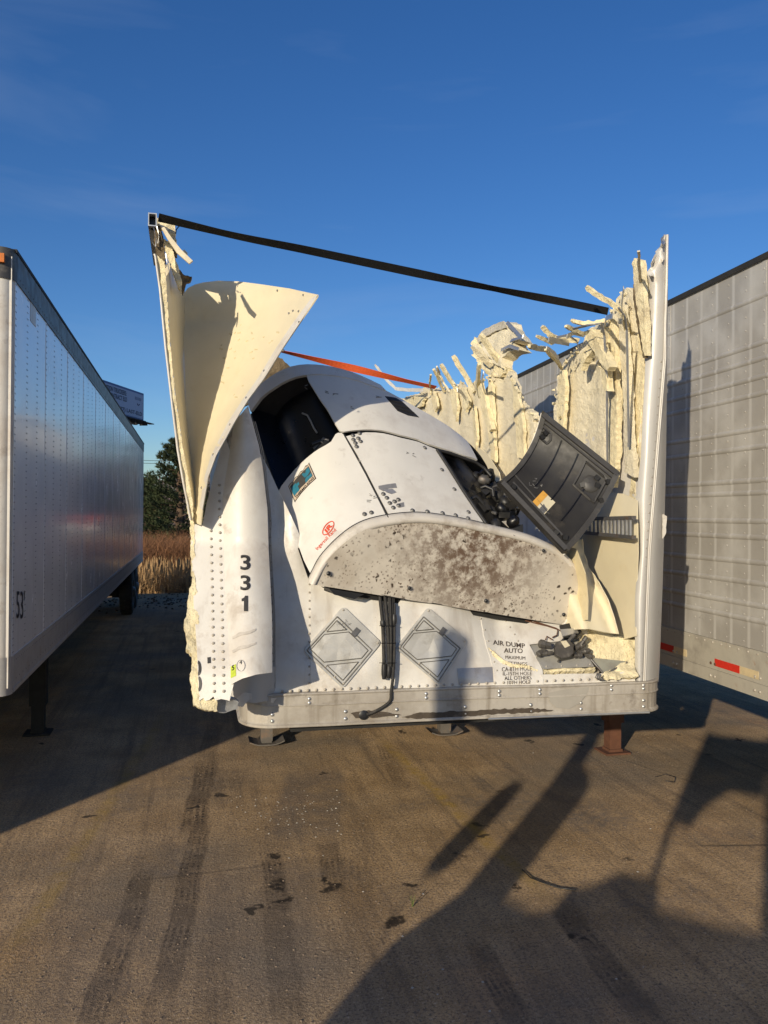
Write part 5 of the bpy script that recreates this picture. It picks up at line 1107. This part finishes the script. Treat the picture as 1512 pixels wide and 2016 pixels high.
# red oval mark and name
oc = Vector((646.5,1040)); ax_ = Vector((.60, -.80)); bx_ = Vector((.80, .60))*.98
def OV(x, y): q = oc+ax_*x-bx_*y; return q.x, q.y
ring = [(16.5*math.cos(a), 8.4*math.sin(a)) for a in np.linspace(0, 6.283, 40)[:-1]]; rin = [(14.6*math.cos(a), 6.4*math.sin(a)) for a in np.linspace(0, 6.283, 40)[:-1]]
mb = MB(); PP = [US(*inv(*OV(*p)), .003) for p in ring]+[US(*inv(*OV(*p)), .003) for p in rin]; mb.add(PP, [(k, (k+1) % 39, 39+(k+1) % 39, 39+k) for k in range(39)]); mb.obj('oval_mark', M['red_ink'], un)
text('lettering', 'IR', lambda x, y: US(*inv(*OV(x, y)), .003), (-9.5, -4.2), (9.5, -4.2), (-8.0, 4.2), M['red_ink'], un, .045)
text('lettering', 'Ingersoll Rand', lambda u, v: US(*inv(u, v), .003), (626.5,1085), (664,1046), (620.5,1079), M['red_ink'], un, .008)
# things seen in the left hollow
mb = MB(); mb.tube([US(*inv(u, v), -.10) for u, v in ((582,797),(594,800),(602,812),(608,824),(616,834))], .006, 8); mb.obj('hose', mat('pale_hose', (.30, .29, .27), .5), un)
sheet('inner_shroud', [inv(*C2(*p)) for p in ((300,700),(360,580),(400,520),(500,500),(520,520),(500,552),(430,594),(330,674))], lambda a, t: US(a, t, -.09), .03, .01, M['steel'], un)
r2 = random.Random(17)
def junk(us, vs, n, o0, o1, mats, nm):
    for i in range(n):
        u = r2.uniform(*us); v = r2.uniform(*vs)
        if us[0] > 800 and u < 884+(v-885)*.68: continue
        a, t = inv(u, v)
        p = US(a, t, r2.uniform(o0, o1)); k = r2.random(); mb = MB(); dr = Vector((r2.uniform(-1, 1), r2.uniform(-1, 1), r2.uniform(-1, 1))).normalized()
        if k < .4: mb.box(p, (r2.uniform(.03, .09), r2.uniform(.03, .07), r2.uniform(.03, .08)), Matrix.Rotation(r2.uniform(0, 3), 3, dr)); nmm = 'engine_block'
        elif k < .7: mb.lathe(p, dr, [(.001, 0), (.03, 0), (.034, .01), (.034, .05), (.022, .055), (.02, .07), (.001, .07)], 14); nmm = 'pulley'
        else:
            q = p+dr*.10; mb.tube([p, p.lerp(q, .35)+Vector((0, 0, .03)), p.lerp(q, .7)+Vector((.02, 0, .03)), q], .011, 8); nmm = 'hose'
        mb.obj(nmm, M[r2.choice(mats)], un)
junk((895, 1040), (905, 1040), 95, -.12, -.035, ('black', 'void', 'black', 'black', 'rubber', 'steel'), '')
junk((622, 650), (856, 872), 6, -.10, -.06, ('steel', 'black', 'black'), '')
# trim round the right hollow
mb = MB(); mb.tube([US(*inv(u, v), .004) for u, v in ((860,886),(886,926),(911,966),(936,1003),(956,1031))], .012, 8); mb.tube([US(*inv(u, v), .004) for u, v in ((860,887),(885,893),(910,902),(935,911),(952,922),(966,938))], .011, 8); mb.obj('opening_trim', M['black'], un)
# open hatch door
d_bl = (US(*inv(972, 955))-CAM).dot(CF); d_br = (US(*inv(1100, 1085))-CAM).dot(CF)
DC = [W(1067,809,d=d_bl+.10), W(1221,931,d=d_br+.16), W(1114,1090,d=d_br-.10), W(981,949,d=d_bl-.06)]   # TL TR BR BL
cv = CR*.055-CU*.035+CF*.10
dn_ = (DC[1]-DC[0]).cross(DC[3]-DC[0]).normalized()
if dn_.dot(CAM-DC[0]) < 0: dn_ = -dn_
def DP(a, b, o=0):  # a: TL->TR, b: TL->BL
    p = DC[0]*(1-a)*(1-b)+DC[1]*a*(1-b)+DC[2]*a*b+DC[3]*(1-a)*b; return p+cv*(4*b*(1-b))*(1-.35*a)+dn_*o
hd = sheet('hatch_door', [(0, 0), (1, 0), (1, 1), (0, 1)], lambda a, b: DP(a, b, -.03), .06, .008, M['white_unit'], un, label='open side hatch door with charcoal lining')
sheet('door_lining', [(.0, .0), (1, .0), (1, .97), (.97, 1), (.0, 1)], lambda a, b: DP(a, b, 0), .06, .026, M['door_in'], hd)
def dstrip(pts_, w_, h_, m='black', nm='door_rib'):
    P_ = []
    for i in range(len(pts_)-1):
        for k in range(6): P_.append(DP(lerp(pts_[i][0], pts_[i+1][0], k/6), lerp(pts_[i][1], pts_[i+1][1], k/6), h_/2))
    P_.append(DP(*pts_[-1], h_/2)); mb = MB(); mb.bar(P_, w_, h_, dn_.cross(P_[-1]-P_[0])); mb.obj(nm, M[m], hd)
M['door_hi'] = mat('charcoal_ridge', (.05, .048, .046), .45, var=.2, dirt=((.10, .09, .075), .15, 8))
dstrip([(.02, .03), (.98, .03)], .035, .014, 'door_hi'); dstrip([(.02, .09), (.98, .09)], .012, .012, 'door_hi'); dstrip([(.03, .03), (.03, .97)], .03, .014, 'door_hi'); dstrip([(.97, .03), (.97, .97)], .035, .014, 'door_hi'); dstrip([(.03, .97), (.97, .97)], .03, .014, 'door_hi')
dstrip([(.30, .12), (.30, .72)], .010, .003, 'void'); dstrip([(.52, .12), (.52, .86)], .010, .003, 'void'); dstrip([(.74, .35), (.74, .80)], .010, .003, 'void')
dstrip([(.10, .88), (.90, .90)], .012, .008, 'door_hi'); dstrip([(.06, .80), (.60, .84)], .008, .006, 'door_hi')
dstrip([(.62, .14), (.90, .14), (.90, .42), (.62, .42), (.62, .14)], .012, .012, 'door_hi')
dstrip([(.05, .14), (.16, .14), (.18, .20), (.16, .26), (.05, .26)], .012, .012, 'door_hi')
for a, b in ((.10, .18), (.08, .24), (.80, .20), (.84, .26), (.72, .30), (.92, .16), (.14, .92), (.88, .90), (.78, .93), (.70, .36), (.95, .36)):
    mb = MB(); mb.box(DP(a, b, .012), (.03, .02, .03), Matrix.Rotation(a*7, 3, dn_)); mb.obj('latch', M['black'], hd)
mb = MB(); mb.lathe(DP(.78, .28, .002), dn_, [(.001, .012), (.045, .012), (.055, .004), (.06, 0)], 20); mb.obj('cap', M['door_hi'], hd)
def dquad(c, m, o, nm='sticker'):
    mb = MB(); mb.add([DP(a, b, o) for a, b in c], [(0, 1, 2, 3)]); mb.obj(nm, M[m], hd)
dquad([(.39, .70), (.57, .70), (.57, .89), (.39, .89)], 'cream_tag', .003); dquad([(.39, .70), (.46, .70), (.46, .89), (.39, .89)], 'orange_tag', .0045)
dquad([(.49, .76), (.56, .76), (.56, .88), (.49, .88)], 'washer', .0045); dquad([(.36, .69), (.42, .69), (.39, .745)], 'ink', .006) if False else None
mb = MB(); mb.add([DP(.40, .78, .006), DP(.455, .78, .006), DP(.43, .725, .006)], [(0, 1, 2)]); mb.obj('warning_mark', M['ink'], hd)
mb = MB()
for i in range(12): a = r2.uniform(.22, .36); b = r2.uniform(.62, .78); mb.bar([DP(a, b, .002), DP(a+r2.uniform(-.03, .03), b+r2.uniform(-.03, .03), .002)], .003, .002)
mb.obj('scratches', M['washer'], hd, kind='stuff', fix=False)
# cables hanging from the unit down the front wall
def cable(pts, r, m='rubber', o=.045, name='cable', par=un):
    P = [FW(u, v, o) for u, v in pts]; Q = []
    for i in range(len(P)-1):
        for k in range(4):
            f_ = k/4; a, b, c, d_ = P[max(0, i-1)], P[i], P[i+1], P[min(len(P)-1, i+2)]
            Q.append(.5*((2*b)+(-a+c)*f_+(2*a-5*b+4*c-d_)*f_*f_+(-a+3*b-3*c+d_)*f_**3))
    Q.append(P[-1]); mb = MB(); mb.tube(Q, r, 10); return mb.obj(name, M[m], par)
cable([(746,1155),(749,1185),(753,1224),(755,1268),(756,1310)], .0105, o=.04); cable([(757,1155),(759,1185),(763,1231),(765,1270),(766,1312)], .0105, o=.05); cable([(772,1175),(773,1215),(774,1260),(774.5,1312),(773,1340),(770,1362),(769,1378),(760,1388),(742,1399),(722,1407)], .009, o=.048)
cable([(768,1175),(769,1215),(770,1262),(769,1312)], .008, o=.06); cable([(777,1190),(777,1230),(777,1280),(776,1318)], .006, o=.05)
for (p0, p1) in (((756,1308),(756,1337)), ((766,1310),(765,1335)), ((753,1222),(754,1234)), ((776,1210),(776,1230))): 
    P_ = [FW(lerp(p0[0], p1[0], k/3), lerp(p0[1], p1[1], k/3), .045) for k in range(4)]; mb = MB(); mb.tube(P_, [.014, .016, .016, .011], 10); mb.obj('connector', M['black'], un)
for v in (1232, 1266, 1305):
    mb = MB(); mb.tube([FW(747, v, .03), FW(749, v, .075), FW(765, v, .082), FW(779, v, .07), FW(780, v, .03)], .0018, 6); mb.obj('cable_tie', M['strap_black'], un)
for i in range(9):
    u = 764+i*1.4; cable([(u, 1166), (u+r2.uniform(-1, 1), 1185), (u+r2.uniform(-2, 2), 1200+r2.uniform(0, 14))], .0022, 'black', .05, 'wire')
mb = MB(); c = WF(716, 1408, .034); mb.dome(c, FN, .028, .006, 14); mb.obj('grommet', M['black'], un)

# ================================================================== broken valve on the hatch plate
vb = empty('broken_valve', HP(1110, 1300, .05), 'dark grey broken valve with fittings lying on the hatch plate', 'valve')
Vp = lambda u, v, o: HP(1110+(u-1110)*1.12, 1278+(v-1278)*1.15, o*1.15+.01)
vg = mat('greasy_valve', (.10, .092, .082), .5, .3, var=.3, vscale=20, dirt=((.22, .2, .17), .2, 20))
hexc = [(1092,1277),(1096,1266),(1108,1262),(1122,1263),(1129,1272),(1129,1288),(1121,1295),(1106,1298),(1093,1290)]
mb = MB(); mb.prism(hexc, lambda u, v: Vp(u, v, .03), lambda u, v: Vp(1111+(u-1111)*.86, 1279+(v-1279)*.86-2, .11)); mb.obj('valve_body', vg, vb)
mb = MB(); mb.prism([(1104,1266),(1114,1264),(1121,1273),(1112,1277)], lambda u, v: Vp(u, v-1, .111), lambda u, v: Vp(u, v-1, .113)); mb.obj('label', M['cream_tag'], vb)
def stub(p0, p1, r, o0=.06, o1=.06, nm='fitting', mm=None):
    a, b = Vp(*p0, o0), Vp(*p1, o1); mb = MB(); mb.tube([a, a.lerp(b, .45), a.lerp(b, .5), a.lerp(b, .9), b], [r*.7, r*.7, r*.9, r*.9, r*.6], 8, True, False); mb.obj(nm, mm or vg, vb)
stub((1086,1272), (1066,1268), .030); stub((1075,1280), (1064,1288), .022); stub((1090,1284), (1070,1286), .016); stub((1130,1276), (1146,1268), .026); stub((1136,1284), (1156,1280), .018); stub((1140,1270), (1150,1256), .016, .08, .12); stub((1128,1290), (1142,1288), .018); stub((1146,1286), (1160,1292), .02, .03, .03); stub((1118,1264), (1130,1252), .014, .09, .12); stub((1102,1296), (1100,1300), .008, .05, .05)
mb = MB(); mb.prism([(1102,1240),(1122,1236),(1142,1250),(1134,1260),(1110,1262)], lambda u, v: Vp(u, v, .05), lambda u, v: Vp(u, v-3, .10)); mb.obj('bracket', M['black'], vb)
mb = MB(); mb.prism([(1104,1246),(1132,1244),(1136,1251),(1108,1258)], lambda u, v: Vp(u, v, .11), lambda u, v: Vp(u, v-2, .125)); mb.obj('bracket', M['alloy'], vb)
for pts_ in ([(1034,1214),(1042,1229),(1058,1233),(1080,1238),(1099,1244),(1098,1254),(1090,1258)], [(1038,1214),(1046,1227),(1070,1234),(1096,1242),(1110,1250)], [(1090,1262),(1080,1256),(1078,1262)]):
    mb = MB(); P_ = [Vp(u, v, .06) for u, v in pts_]; mb.tube(P_, .004, 6); mb.obj('wire', M['rust'], vb)
sheet('yellow_scrap', [(1070,1242),(1078,1240),(1092,1258),(1086,1264),(1078,1258)], lambda u, v: HP(u, v, .045), 5, .006, mat('yellow_scrap', (.62, .42, .12), .7), vb)
sheet('white_scrap', [(1116,1226),(1130,1218),(1158,1244),(1150,1262),(1128,1250)], lambda u, v: HP(u, v, .03), 6, .008, M['white'], vb, jag=.6)
mb = MB()
for k in range(3): mb.tube([WF(1176+k*2, 1326, .03), WF(1172+k*5, 1334, .05), WF(1182+k*4, 1340, .05), WF(1188-k*2, 1330+k*3, .04)], .004, 6)
o = mb.obj('snapped_cable', M['steel']); tag(o, 'short loop of snapped grey wire on top of the bottom rail at the right', 'wire')

# ================================================================== work truck behind the camera: throws the soft shadows on the yard
WC = -1.5; sA, cA = math.sin(SUN_AZ), math.cos(SUN_AZ)
def TW(s, z, w=WC): return Vector((s*cA+w*sA, -s*sA+w*cA, z))
tk_ = empty('work_truck', TW(-1.2, 0), 'grey work truck parked behind the photographer, out of view', 'truck')
def tprism(poly, w0, w1, name, m): mb = MB(); mb.prism(poly, lambda s, z: TW(s, z, w0), lambda s, z: TW(s, z, w1)); return mb.obj(name, m, tk_)
tprism([(-1.79, .55), (.6, .55), (.6, 1.64), (-.12, 1.65), (-.32, 1.65), (-.58, 1.66), (-.63, 1.76), (-.86, 1.765), (-.99, 1.69), (-1.10, 1.67), (-1.13, 1.58), (-1.24, 1.565), (-1.39, 1.585), (-1.49, 1.56), (-1.70, 1.56), (-1.72, 1.52), (-1.81, 1.40), (-1.80, 1.2)], WC, WC-.35, 'hood', M['grey_cab'])
tprism([(-1.75, .5), (.5, .5), (.5, 1.1), (-1.75, 1.1)], WC-.36, WC-4, 'chassis', M['under'])
tprism([(-1.68, 1.50), (-1.42, 1.57), (-1.40, 1.8), (-1.36, 2.15), (-1.44, 2.25), (-1.56, 2.34), (-1.56, 2.5), (-1.60, 2.6), (-1.60, 3.02), (-1.63, 3.12), (-1.70, 3.16), (-1.75, 3.1), (-1.76, 2.6), (-1.72, 2.4), (-1.69, 2.2)], WC, WC-.16, 'exhaust_stack', M['steel'])
mb = MB(); pm_ = [(-2.03+.085+.085*math.copysign(abs(math.cos(a))**.5, math.cos(a)), 1.865+.25*math.copysign(abs(math.sin(a))**.7, math.sin(a))) for a in np.linspace(0, 6.283, 28)[:-1]]
mb.prism(pm_, lambda s, z: TW(s, z, WC+.05), lambda s, z: TW(s, z, WC-.04)); mb.obj('mirror', M['black'], tk_)
mb = MB(); mb.tube([TW(-1.95, 1.64, WC), TW(-1.95, 1.5, WC), TW(-1.8, 1.3, WC)], .006, 6); mb.obj('mirror_arm', M['steel'], tk_)
mb = MB(); mb.tube([TW(-.66, 1.74), TW(-.66, 2.0), TW(-.62, 2.2), TW(-.56, 2.75)], [.022, .026, .05, .05], 8); mb.obj('pillar', M['black'], tk_)
tprism([(-.66, 2.04), (-.53, 2.02), (-.46, 2.15), (-.30, 2.28), (-.05, 2.27), (.0, 2.75), (-.55, 2.75)], WC, WC-.05, 'mirror', M['black'])
tprism([(-.05, 1.6), (.5, 1.6), (.5, 2.9), (-.02, 2.9)], WC-.4, WC-1.6, 'cab', M['grey_cab'])
for s in (-1.55, .3):
    for w_ in (-2.2, -4.8):
        mb = MB(); mb.lathe(TW(s-.15, .5, w_), TW(1, 0, 0)-TW(0, 0, 0), [(.28, 0), (.48, .0), (.5, .04), (.5, .26), (.48, .3), (.28, .3)], 24); wh = mb.obj('wheel', M['rubber'], tk_)
        mb = MB(); mb.lathe(TW(s-.15, .5, w_), TW(1, 0, 0)-TW(0, 0, 0), [(.28, .28), (.2, .22), (.001, .22)], 18); mb.obj('rim', M['steel'], wh)
# ================================================================== background beyond the yard
def blades(n, place, h0, h1, w0, lean_, seed, heads=0, zb=-.66):
    r2 = random.Random(seed); v = []; f = []
    for i in range(n):
        x, y = place(r2); h = r2.uniform(h0, h1); a = r2.uniform(0, 6.283); dx, dy = math.cos(a)*lean_*h*r2.random(), math.sin(a)*lean_*h*r2.random(); w = w0*r2.uniform(.6, 1.4)
        b = r2.uniform(0, 6.283); cx, cy = math.cos(b)*w, math.sin(b)*w; k = len(v)
        h += zb; zm = zb+(h-zb)*.6
        v += [(x-cx, y-cy, zb), (x+cx, y+cy, zb), (x+dx*.5+cx*.7, y+dy*.5+cy*.7, zm), (x+dx*.5-cx*.7, y+dy*.5-cy*.7, zm), (x+dx*1.5, y+dy*1.5, h)]
        f += [(k, k+1, k+2, k+3), (k+3, k+2, k+4)]
        if heads and r2.random() < heads:
            k = len(v); hx, hy = x+dx*1.5, y+dy*1.5; q = .035; v += [(hx-q*.4, hy, h-.03), (hx+q*.4, hy, h-.03), (hx+q*.5, hy+.01, h+.10), (hx, hy, h+.22), (hx-q*.5, hy, h+.1)]; f.append((k, k+1, k+2, k+3, k+4))
    me = bpy.data.meshes.new('blades'); me.from_pydata(v, [], f); me.update(); return me
M['straw'] = mat('dry_straw', (.43, .275, .135), .85, var=.4, vscale=.9, dirt=((.30, .19, .09), .25, 2.5))
M['brush'] = mat('brown_brush', (.26, .125, .06), .9, var=.4, vscale=1.2, dirt=((.11, .065, .035), .3, 3))
o = link('dry_reeds', blades(26000, lambda r: (r.uniform(-9, 5), 25.3+2.9*r.random()), .5, 1.35, .011, .95, 1, .2), M['straw']); tag(o, 'pale dry reeds along the far edge of the yard', 'reeds', kind='stuff')
def bp(r):
    y = 27.8+4.5*r.random(); return (r.uniform(-9, 5), y)
me = blades(30000, bp, 1.0, 2.4, .013, .8, 2, 0); o = link('brown_brush', me, M['brush']); tag(o, 'rusty brown brush behind the reeds', 'brush', kind='stuff')
# litter of leaves where the yard ends
sp = [(rnd.uniform(-6, 3), 21.6+rnd.gauss(0, .9)) for _ in range(700)]
M['leaf_litter'] = mat('dark_litter', (.10, .065, .038), .9, var=.4, vscale=9)
stones('leaf_litter', 'dark tufts and leaf litter along the end of the yard', M['leaf_litter'], sp, .012, .045, .9)
# pines
M['bark'] = mat('pine_bark', (.13, .085, .055), .9, var=.3, vscale=12, bump=(.6, 20, .02))
def needles(): 
    m = mat('pine_needles', (.062, .082, .03), .75, var=.45, vscale=1.6, dirt=[((.115, .115, .04), .15, 2.5), ((.14, .085, .035), -.02, 1.8)]); return m
M['needle'] = needles()
def pine(x, y, h, r, seed, label, n=1500):
    r2 = random.Random(seed); t = empty('pine_tree', (x, y, -.65), label, 'tree', 'pines beyond the yard'); mb = MB()
    mb.tube([(x, y, -.66), (x+.05, y, h*.4), (x+.02, y+.05, h*.8), (x, y, h*.98)], [r*.09, r*.07, r*.035, r*.01], 10)
    tips = []
    nb = 78
    for i in range(nb):
        z = -.4+(h+.4)*(.03+.95*(i/nb)**.95); a = i*2.4+r2.uniform(-.4, .4); q = max(0, z/h); L_ = r*(1.02-q**1.5)*r2.uniform(.62, 1.12)+.10
        e = Vector((x+L_*math.cos(a), y+L_*math.sin(a), z+L_*r2.uniform(.12, .42)))
        mb.tube([(x, y, z), Vector((x, y, z)).lerp(e, .55)+Vector((0, 0, -.04*L_)), e], [.03*(1-q)+.012, .018, .008], 5, False); tips.append((Vector((x, y, z)), e, L_))
    mb.obj('trunk', M['bark'], t, fix=False)
    v = []; f = []
    for b, e, L_ in tips:
        for k in range(int(n/nb*(.6+.5*L_/r))):
            q = .22+.85*r2.random()**.7; c = b.lerp(e, q)+Vector((r2.gauss(0, .15), r2.gauss(0, .15), r2.gauss(0, .11)))*(.35+L_/r*.8)
            up = (Vector((e.x-b.x, e.y-b.y, 0)).normalized()*.6+Vector((r2.uniform(-.5, .5), r2.uniform(-.5, .5), .8))).normalized()
            for j in range(15):   # a tuft of needles
                d_ = (up+Vector((r2.gauss(0, .55), r2.gauss(0, .55), r2.gauss(0, .45)))).normalized(); l = r2.uniform(.08, .20); sd = d_.orthogonal().normalized()*r2.uniform(.010, .020); k0 = len(v)
                v += [tuple(c-sd), tuple(c+sd), tuple(c+d_*l)]; f.append((k0, k0+1, k0+2))
    me = bpy.data.meshes.new('crown'); me.from_pydata(v, [], f); me.update(); link('crown', me, M['needle'], t); return t
c = W(352, 1010, d=34); pine(c.x, c.y, 5.5, 2.3, 3, 'dark green pine standing between the white trailer and the wreck', 5200)
c = W(285, 1010, d=36); pine(c.x, c.y, 3.9, 1.7, 5, 'low pine half hidden behind the rear of the white trailer', 3200)
c = W(430, 1010, d=37); pine(c.x, c.y, 6.2, 2.3, 9, 'taller pine hidden behind the peeled left wall', 1500)
# bare thin tree beside the pine
def bare(x, y, h, seed, label, m):
    r2 = random.Random(seed); mb = MB()
    def br(p, d_, l, r, k):
        e = p+d_*l; mb.tube([p, p.lerp(e, .5)+Vector((r2.gauss(0, .03), r2.gauss(0, .03), 0))*l, e], [r, r*.8, r*.55], 5, False)
        if k:
            for _ in range(3): br(p.lerp(e, r2.uniform(.5, 1)), (d_+Vector((r2.gauss(0, .45), r2.gauss(0, .45), r2.uniform(0, .3)))).normalized(), l*r2.uniform(.5, .75), r*.5, k-1)
    br(Vector((x, y, -.66)), Vector((0, 0, 1)), h*.42, h*.014, 5); o = mb.obj('bare_tree', m, fix=False); tag(o, label, 'tree'); return o
M['twig'] = mat('grey_twigs', (.16, .115, .10), .9, var=.2)
c = W(345, 1010, d=40); bare(c.x, c.y, 7.0, 2, 'thin leafless tree rising just above the pine', M['twig'])
# far leafless wood that reads as one mass
v = []; f = []; r2 = random.Random(31)
for i in range(9000):
    y = r2.uniform(75, 95); x = r2.uniform(-60, 90); h = r2.uniform(5, 9)*(.8+.3*noise.noise(Vector((x*.06, 0, 0)))); k = len(v); w = .06; dx = r2.gauss(0, .8); dy = r2.gauss(0, .5)
    v += [(x-w, y, -.66), (x+w, y, -.66), (x+dx+w*.3, y+dy, h), (x+dx-w*.3, y+dy, h)]; f.append((k, k+1, k+2, k+3))
    for j in range(3):
        q = r2.uniform(.4, .9); px_, py_, pz_ = x+dx*q, y+dy*q, h*q; ex, ez = r2.gauss(0, 1.1), r2.uniform(.4, 1.6); k = len(v)
        v += [(px_-.03, py_, pz_), (px_+.03, py_, pz_), (px_+ex, py_+r2.gauss(0, .6), pz_+ez)]; f.append((k, k+1, k+2))
me = bpy.data.meshes.new('wood'); me.from_pydata(v, [], f); me.update(); o = link('far_wood', me, mat('purple_grey_twigs', (.15, .115, .12), .95, var=.2, vscale=.2)); tag(o, 'far leafless wood along the horizon', 'wood', kind='stuff')
# red and white truck far behind, mirrored in the glossy trailer side
rx, ry = 4.6, 62   # stands on the lower ground
tt = empty('delivery_truck', (rx, ry, 0), 'red and white truck far off, seen only mirrored in the white trailer side', 'truck')
mb = MB(); mb.bbox((rx-3.0, ry, .55), (rx+3.0, ry+2.4, 2.75)); mb.obj('cargo_box', flat('truck_white', (.80, .78, .74), .5), tt)
mb = MB(); mb.prism([(-.9, 2.74), (2.98, 2.74), (2.98, 1.5), (2.5, 2.2), (1.2, 2.25), (.6, 1.5), (.2, 2.1)], lambda x, z: Vector((rx+x, ry-.01, z)), lambda x, z: Vector((rx+x, ry-.02, z))); mb.obj('red_band', M['red_tape'], tt)
mb = MB(); mb.bbox((rx-4.6, ry+.1, .5), (rx-3.1, ry+2.3, 2.2)); mb.obj('cab', flat('truck_cab', (.70, .66, .60), .5), tt)
mb = MB(); mb.bbox((rx-4.2, ry+.07, 1.4), (rx-3.5, ry+.095, 2.0)); mb.obj('window', M['void'], tt)
for x in (-3.8, 1.6, 2.5): mb = MB(); mb.lathe((rx+x, ry-.02, .42), (0, 1, 0), [(.001, 0), (.2, 0), (.4, .0), (.42, .03), (.42, .28), (.2, .3)], 20); mb.obj('wheel', M['rubber'], tt)
for ch_ in [tt]: ch_.location.z -= .65
# billboard
br_ = W(283, 775, d=140); bl_ = W(192, 745, d=124)
dirb = Vector((bl_.x-br_.x, bl_.y-br_.y, 0)).normalized(); zt_ = br_.z; zb2 = W(281, 829, d=140).z; LB = 19.0; nb_ = Vector((dirb.y, -dirb.x, 0))
if nb_.dot(CAM-br_) < 0: nb_ = -nb_
def BBp(x, z, o=0): p = br_+dirb*(LB-x)+nb_*o; return Vector((p.x, p.y, zb2+z))      # x from the left end
HB = zt_-zb2
bb = empty('billboard', (br_.x, br_.y, 0), 'blue framed billboard for truckers rising above the white trailer', 'billboard')
def bbox_(x0, x1, z0, z1, o0, o1, nm, m, par=bb): mb = MB(); mb.hexa([BBp(x0, z0, o0), BBp(x1, z0, o0), BBp(x1, z0, o1), BBp(x0, z0, o1), BBp(x0, z1, o0), BBp(x1, z1, o0), BBp(x1, z1, o1), BBp(x0, z1, o1)]); return mb.obj(nm, m, par)
bbox_(0, LB, 0, HB, -.35, 0, 'panel', M['bb_blue']); bbox_(.3, LB-.3, .3, HB-.35, 0, .04, 'face', M['bb_face'])
bbox_(0, LB, -.25, -.02, -.4, .5, 'catwalk', M['under'])
for k in range(9): bbox_(.5+k*2.2, .65+k*2.2, -.9, -.25, -.3, 1.1, 'catwalk_bracket', M['under'])
bbox_(LB-.4, LB+2.4, -.35, -.22, .0, .9, 'catwalk_end', M['under']); bbox_(LB*.35, LB*.35+.9, -zb2, -.1, -1.4, -.5, 'column', M['steel']); bbox_(1, LB-1, -.8, -.3, -1.2, -.6, 'beam', M['steel'])
BT = lambda x, z: BBp(x, z, .07)
text('lettering', 'ATTENTION TRUCKERS:', BT, (2.9, HB-1.4), (12.4, HB-1.4), (2.9, HB-.6), M['bb_ink'], bb, .03)
text('lettering', 'NO CONTRACT ELD', BT, (4.6, HB-2.4), (12.6, HB-2.4), (4.6, HB-1.6), M['bb_ink'], bb, .03)
text('lettering', '(877) LAST-ELD', BT, (9.2, .55), (18.3, .55), (9.2, 1.4), M['bb_ink'], bb, .03)
for k in range(3): bbox_(2.2, 6.8-k*.4, 1.75+k*.35-.06, 1.75+k*.35+.06, .04, .06, 'small_print', M['bb_ink'])
for k in range(5): bbox_(15.6+k*.5, 15.6+k*.5+.28, HB-1.5, HB-1.0, .04, .06, 'logo_letter', flat('billboard_grey', (.16, .2, .32)))
mb = MB(); mb.tube([BBp(16.4+.9*q, HB-2.1-.25*math.sin(q*math.pi), .06) for q in np.linspace(0, 1, 9)], .06, 6); mb.obj('logo_swoosh', M['bb_ink'], bb)
# wires between poles hidden behind the trailer and the pine
for i, (va, vb_) in enumerate(((903, 905), (909, 910), (935, 930))):
    P_ = [W(lerp(200, 420, k/14), lerp(va, vb_, k/14)+6*math.sin(math.pi*k/14)-3, d=70) for k in range(15)]; mb = MB(); mb.tube(P_, .022, 5); o = mb.obj('power_line', M['black']); tag(o, ['topmost', 'middle', 'lowest'][i]+' of the three thin power lines beside the pine', 'power line', 'power lines')
for u, vtop in ((200, 885), (420, 885)):
    p = W(u, vtop, d=70); mb = MB(); mb.tube([(p.x, p.y, 0), (p.x, p.y, p.z)], [.16, .12], 10); mb.bar([(p.x-1, p.y, p.z-.5), (p.x+1, p.y, p.z-.5)], .12, .1); o = mb.obj('utility_pole', M['bark']); tag(o, 'wooden utility pole hidden behind the '+('white trailer' if u < 300 else 'wreck'), 'pole', 'utility poles')
# small weeds and a stray wire on the ground
mb = MB(); P_ = [W(u, v, Z=.012) for u, v in ((1028,1712),(1045,1728),(1070,1738),(1100,1748),(1135,1752))]; mb.tube(P_, .004, 6); o = mb.obj('loose_wire', M['black']); tag(o, 'thin dark wire lying curved on the sunlit ground at the right', 'wire')
mb = MB(); P_ = [W(u, v, Z=.01) for u, v in ((1290,1530),(1310,1524),(1330,1530),(1328,1540),(1310,1537))]; mb.tube(P_, .003, 6); o = mb.obj('loose_wire', M['black']); tag(o, 'small loop of wire on the ground below the right trailer', 'wire')
c = W(812, 1785, Z=0); mb = MB()
for k in range(4):
    a = k*1.7; mb.bar([c, c+Vector((.008*math.cos(a), .008*math.sin(a), .03)), c+Vector((.02*math.cos(a), .02*math.sin(a), .05+.01*k))], [.006, .005, .001], .001, (math.sin(a), math.cos(a), 0))
o = mb.obj('weed', mat('weed_green', (.10, .13, .03), .7)); tag(o, 'tiny green weed growing from the bare ground', 'weed')
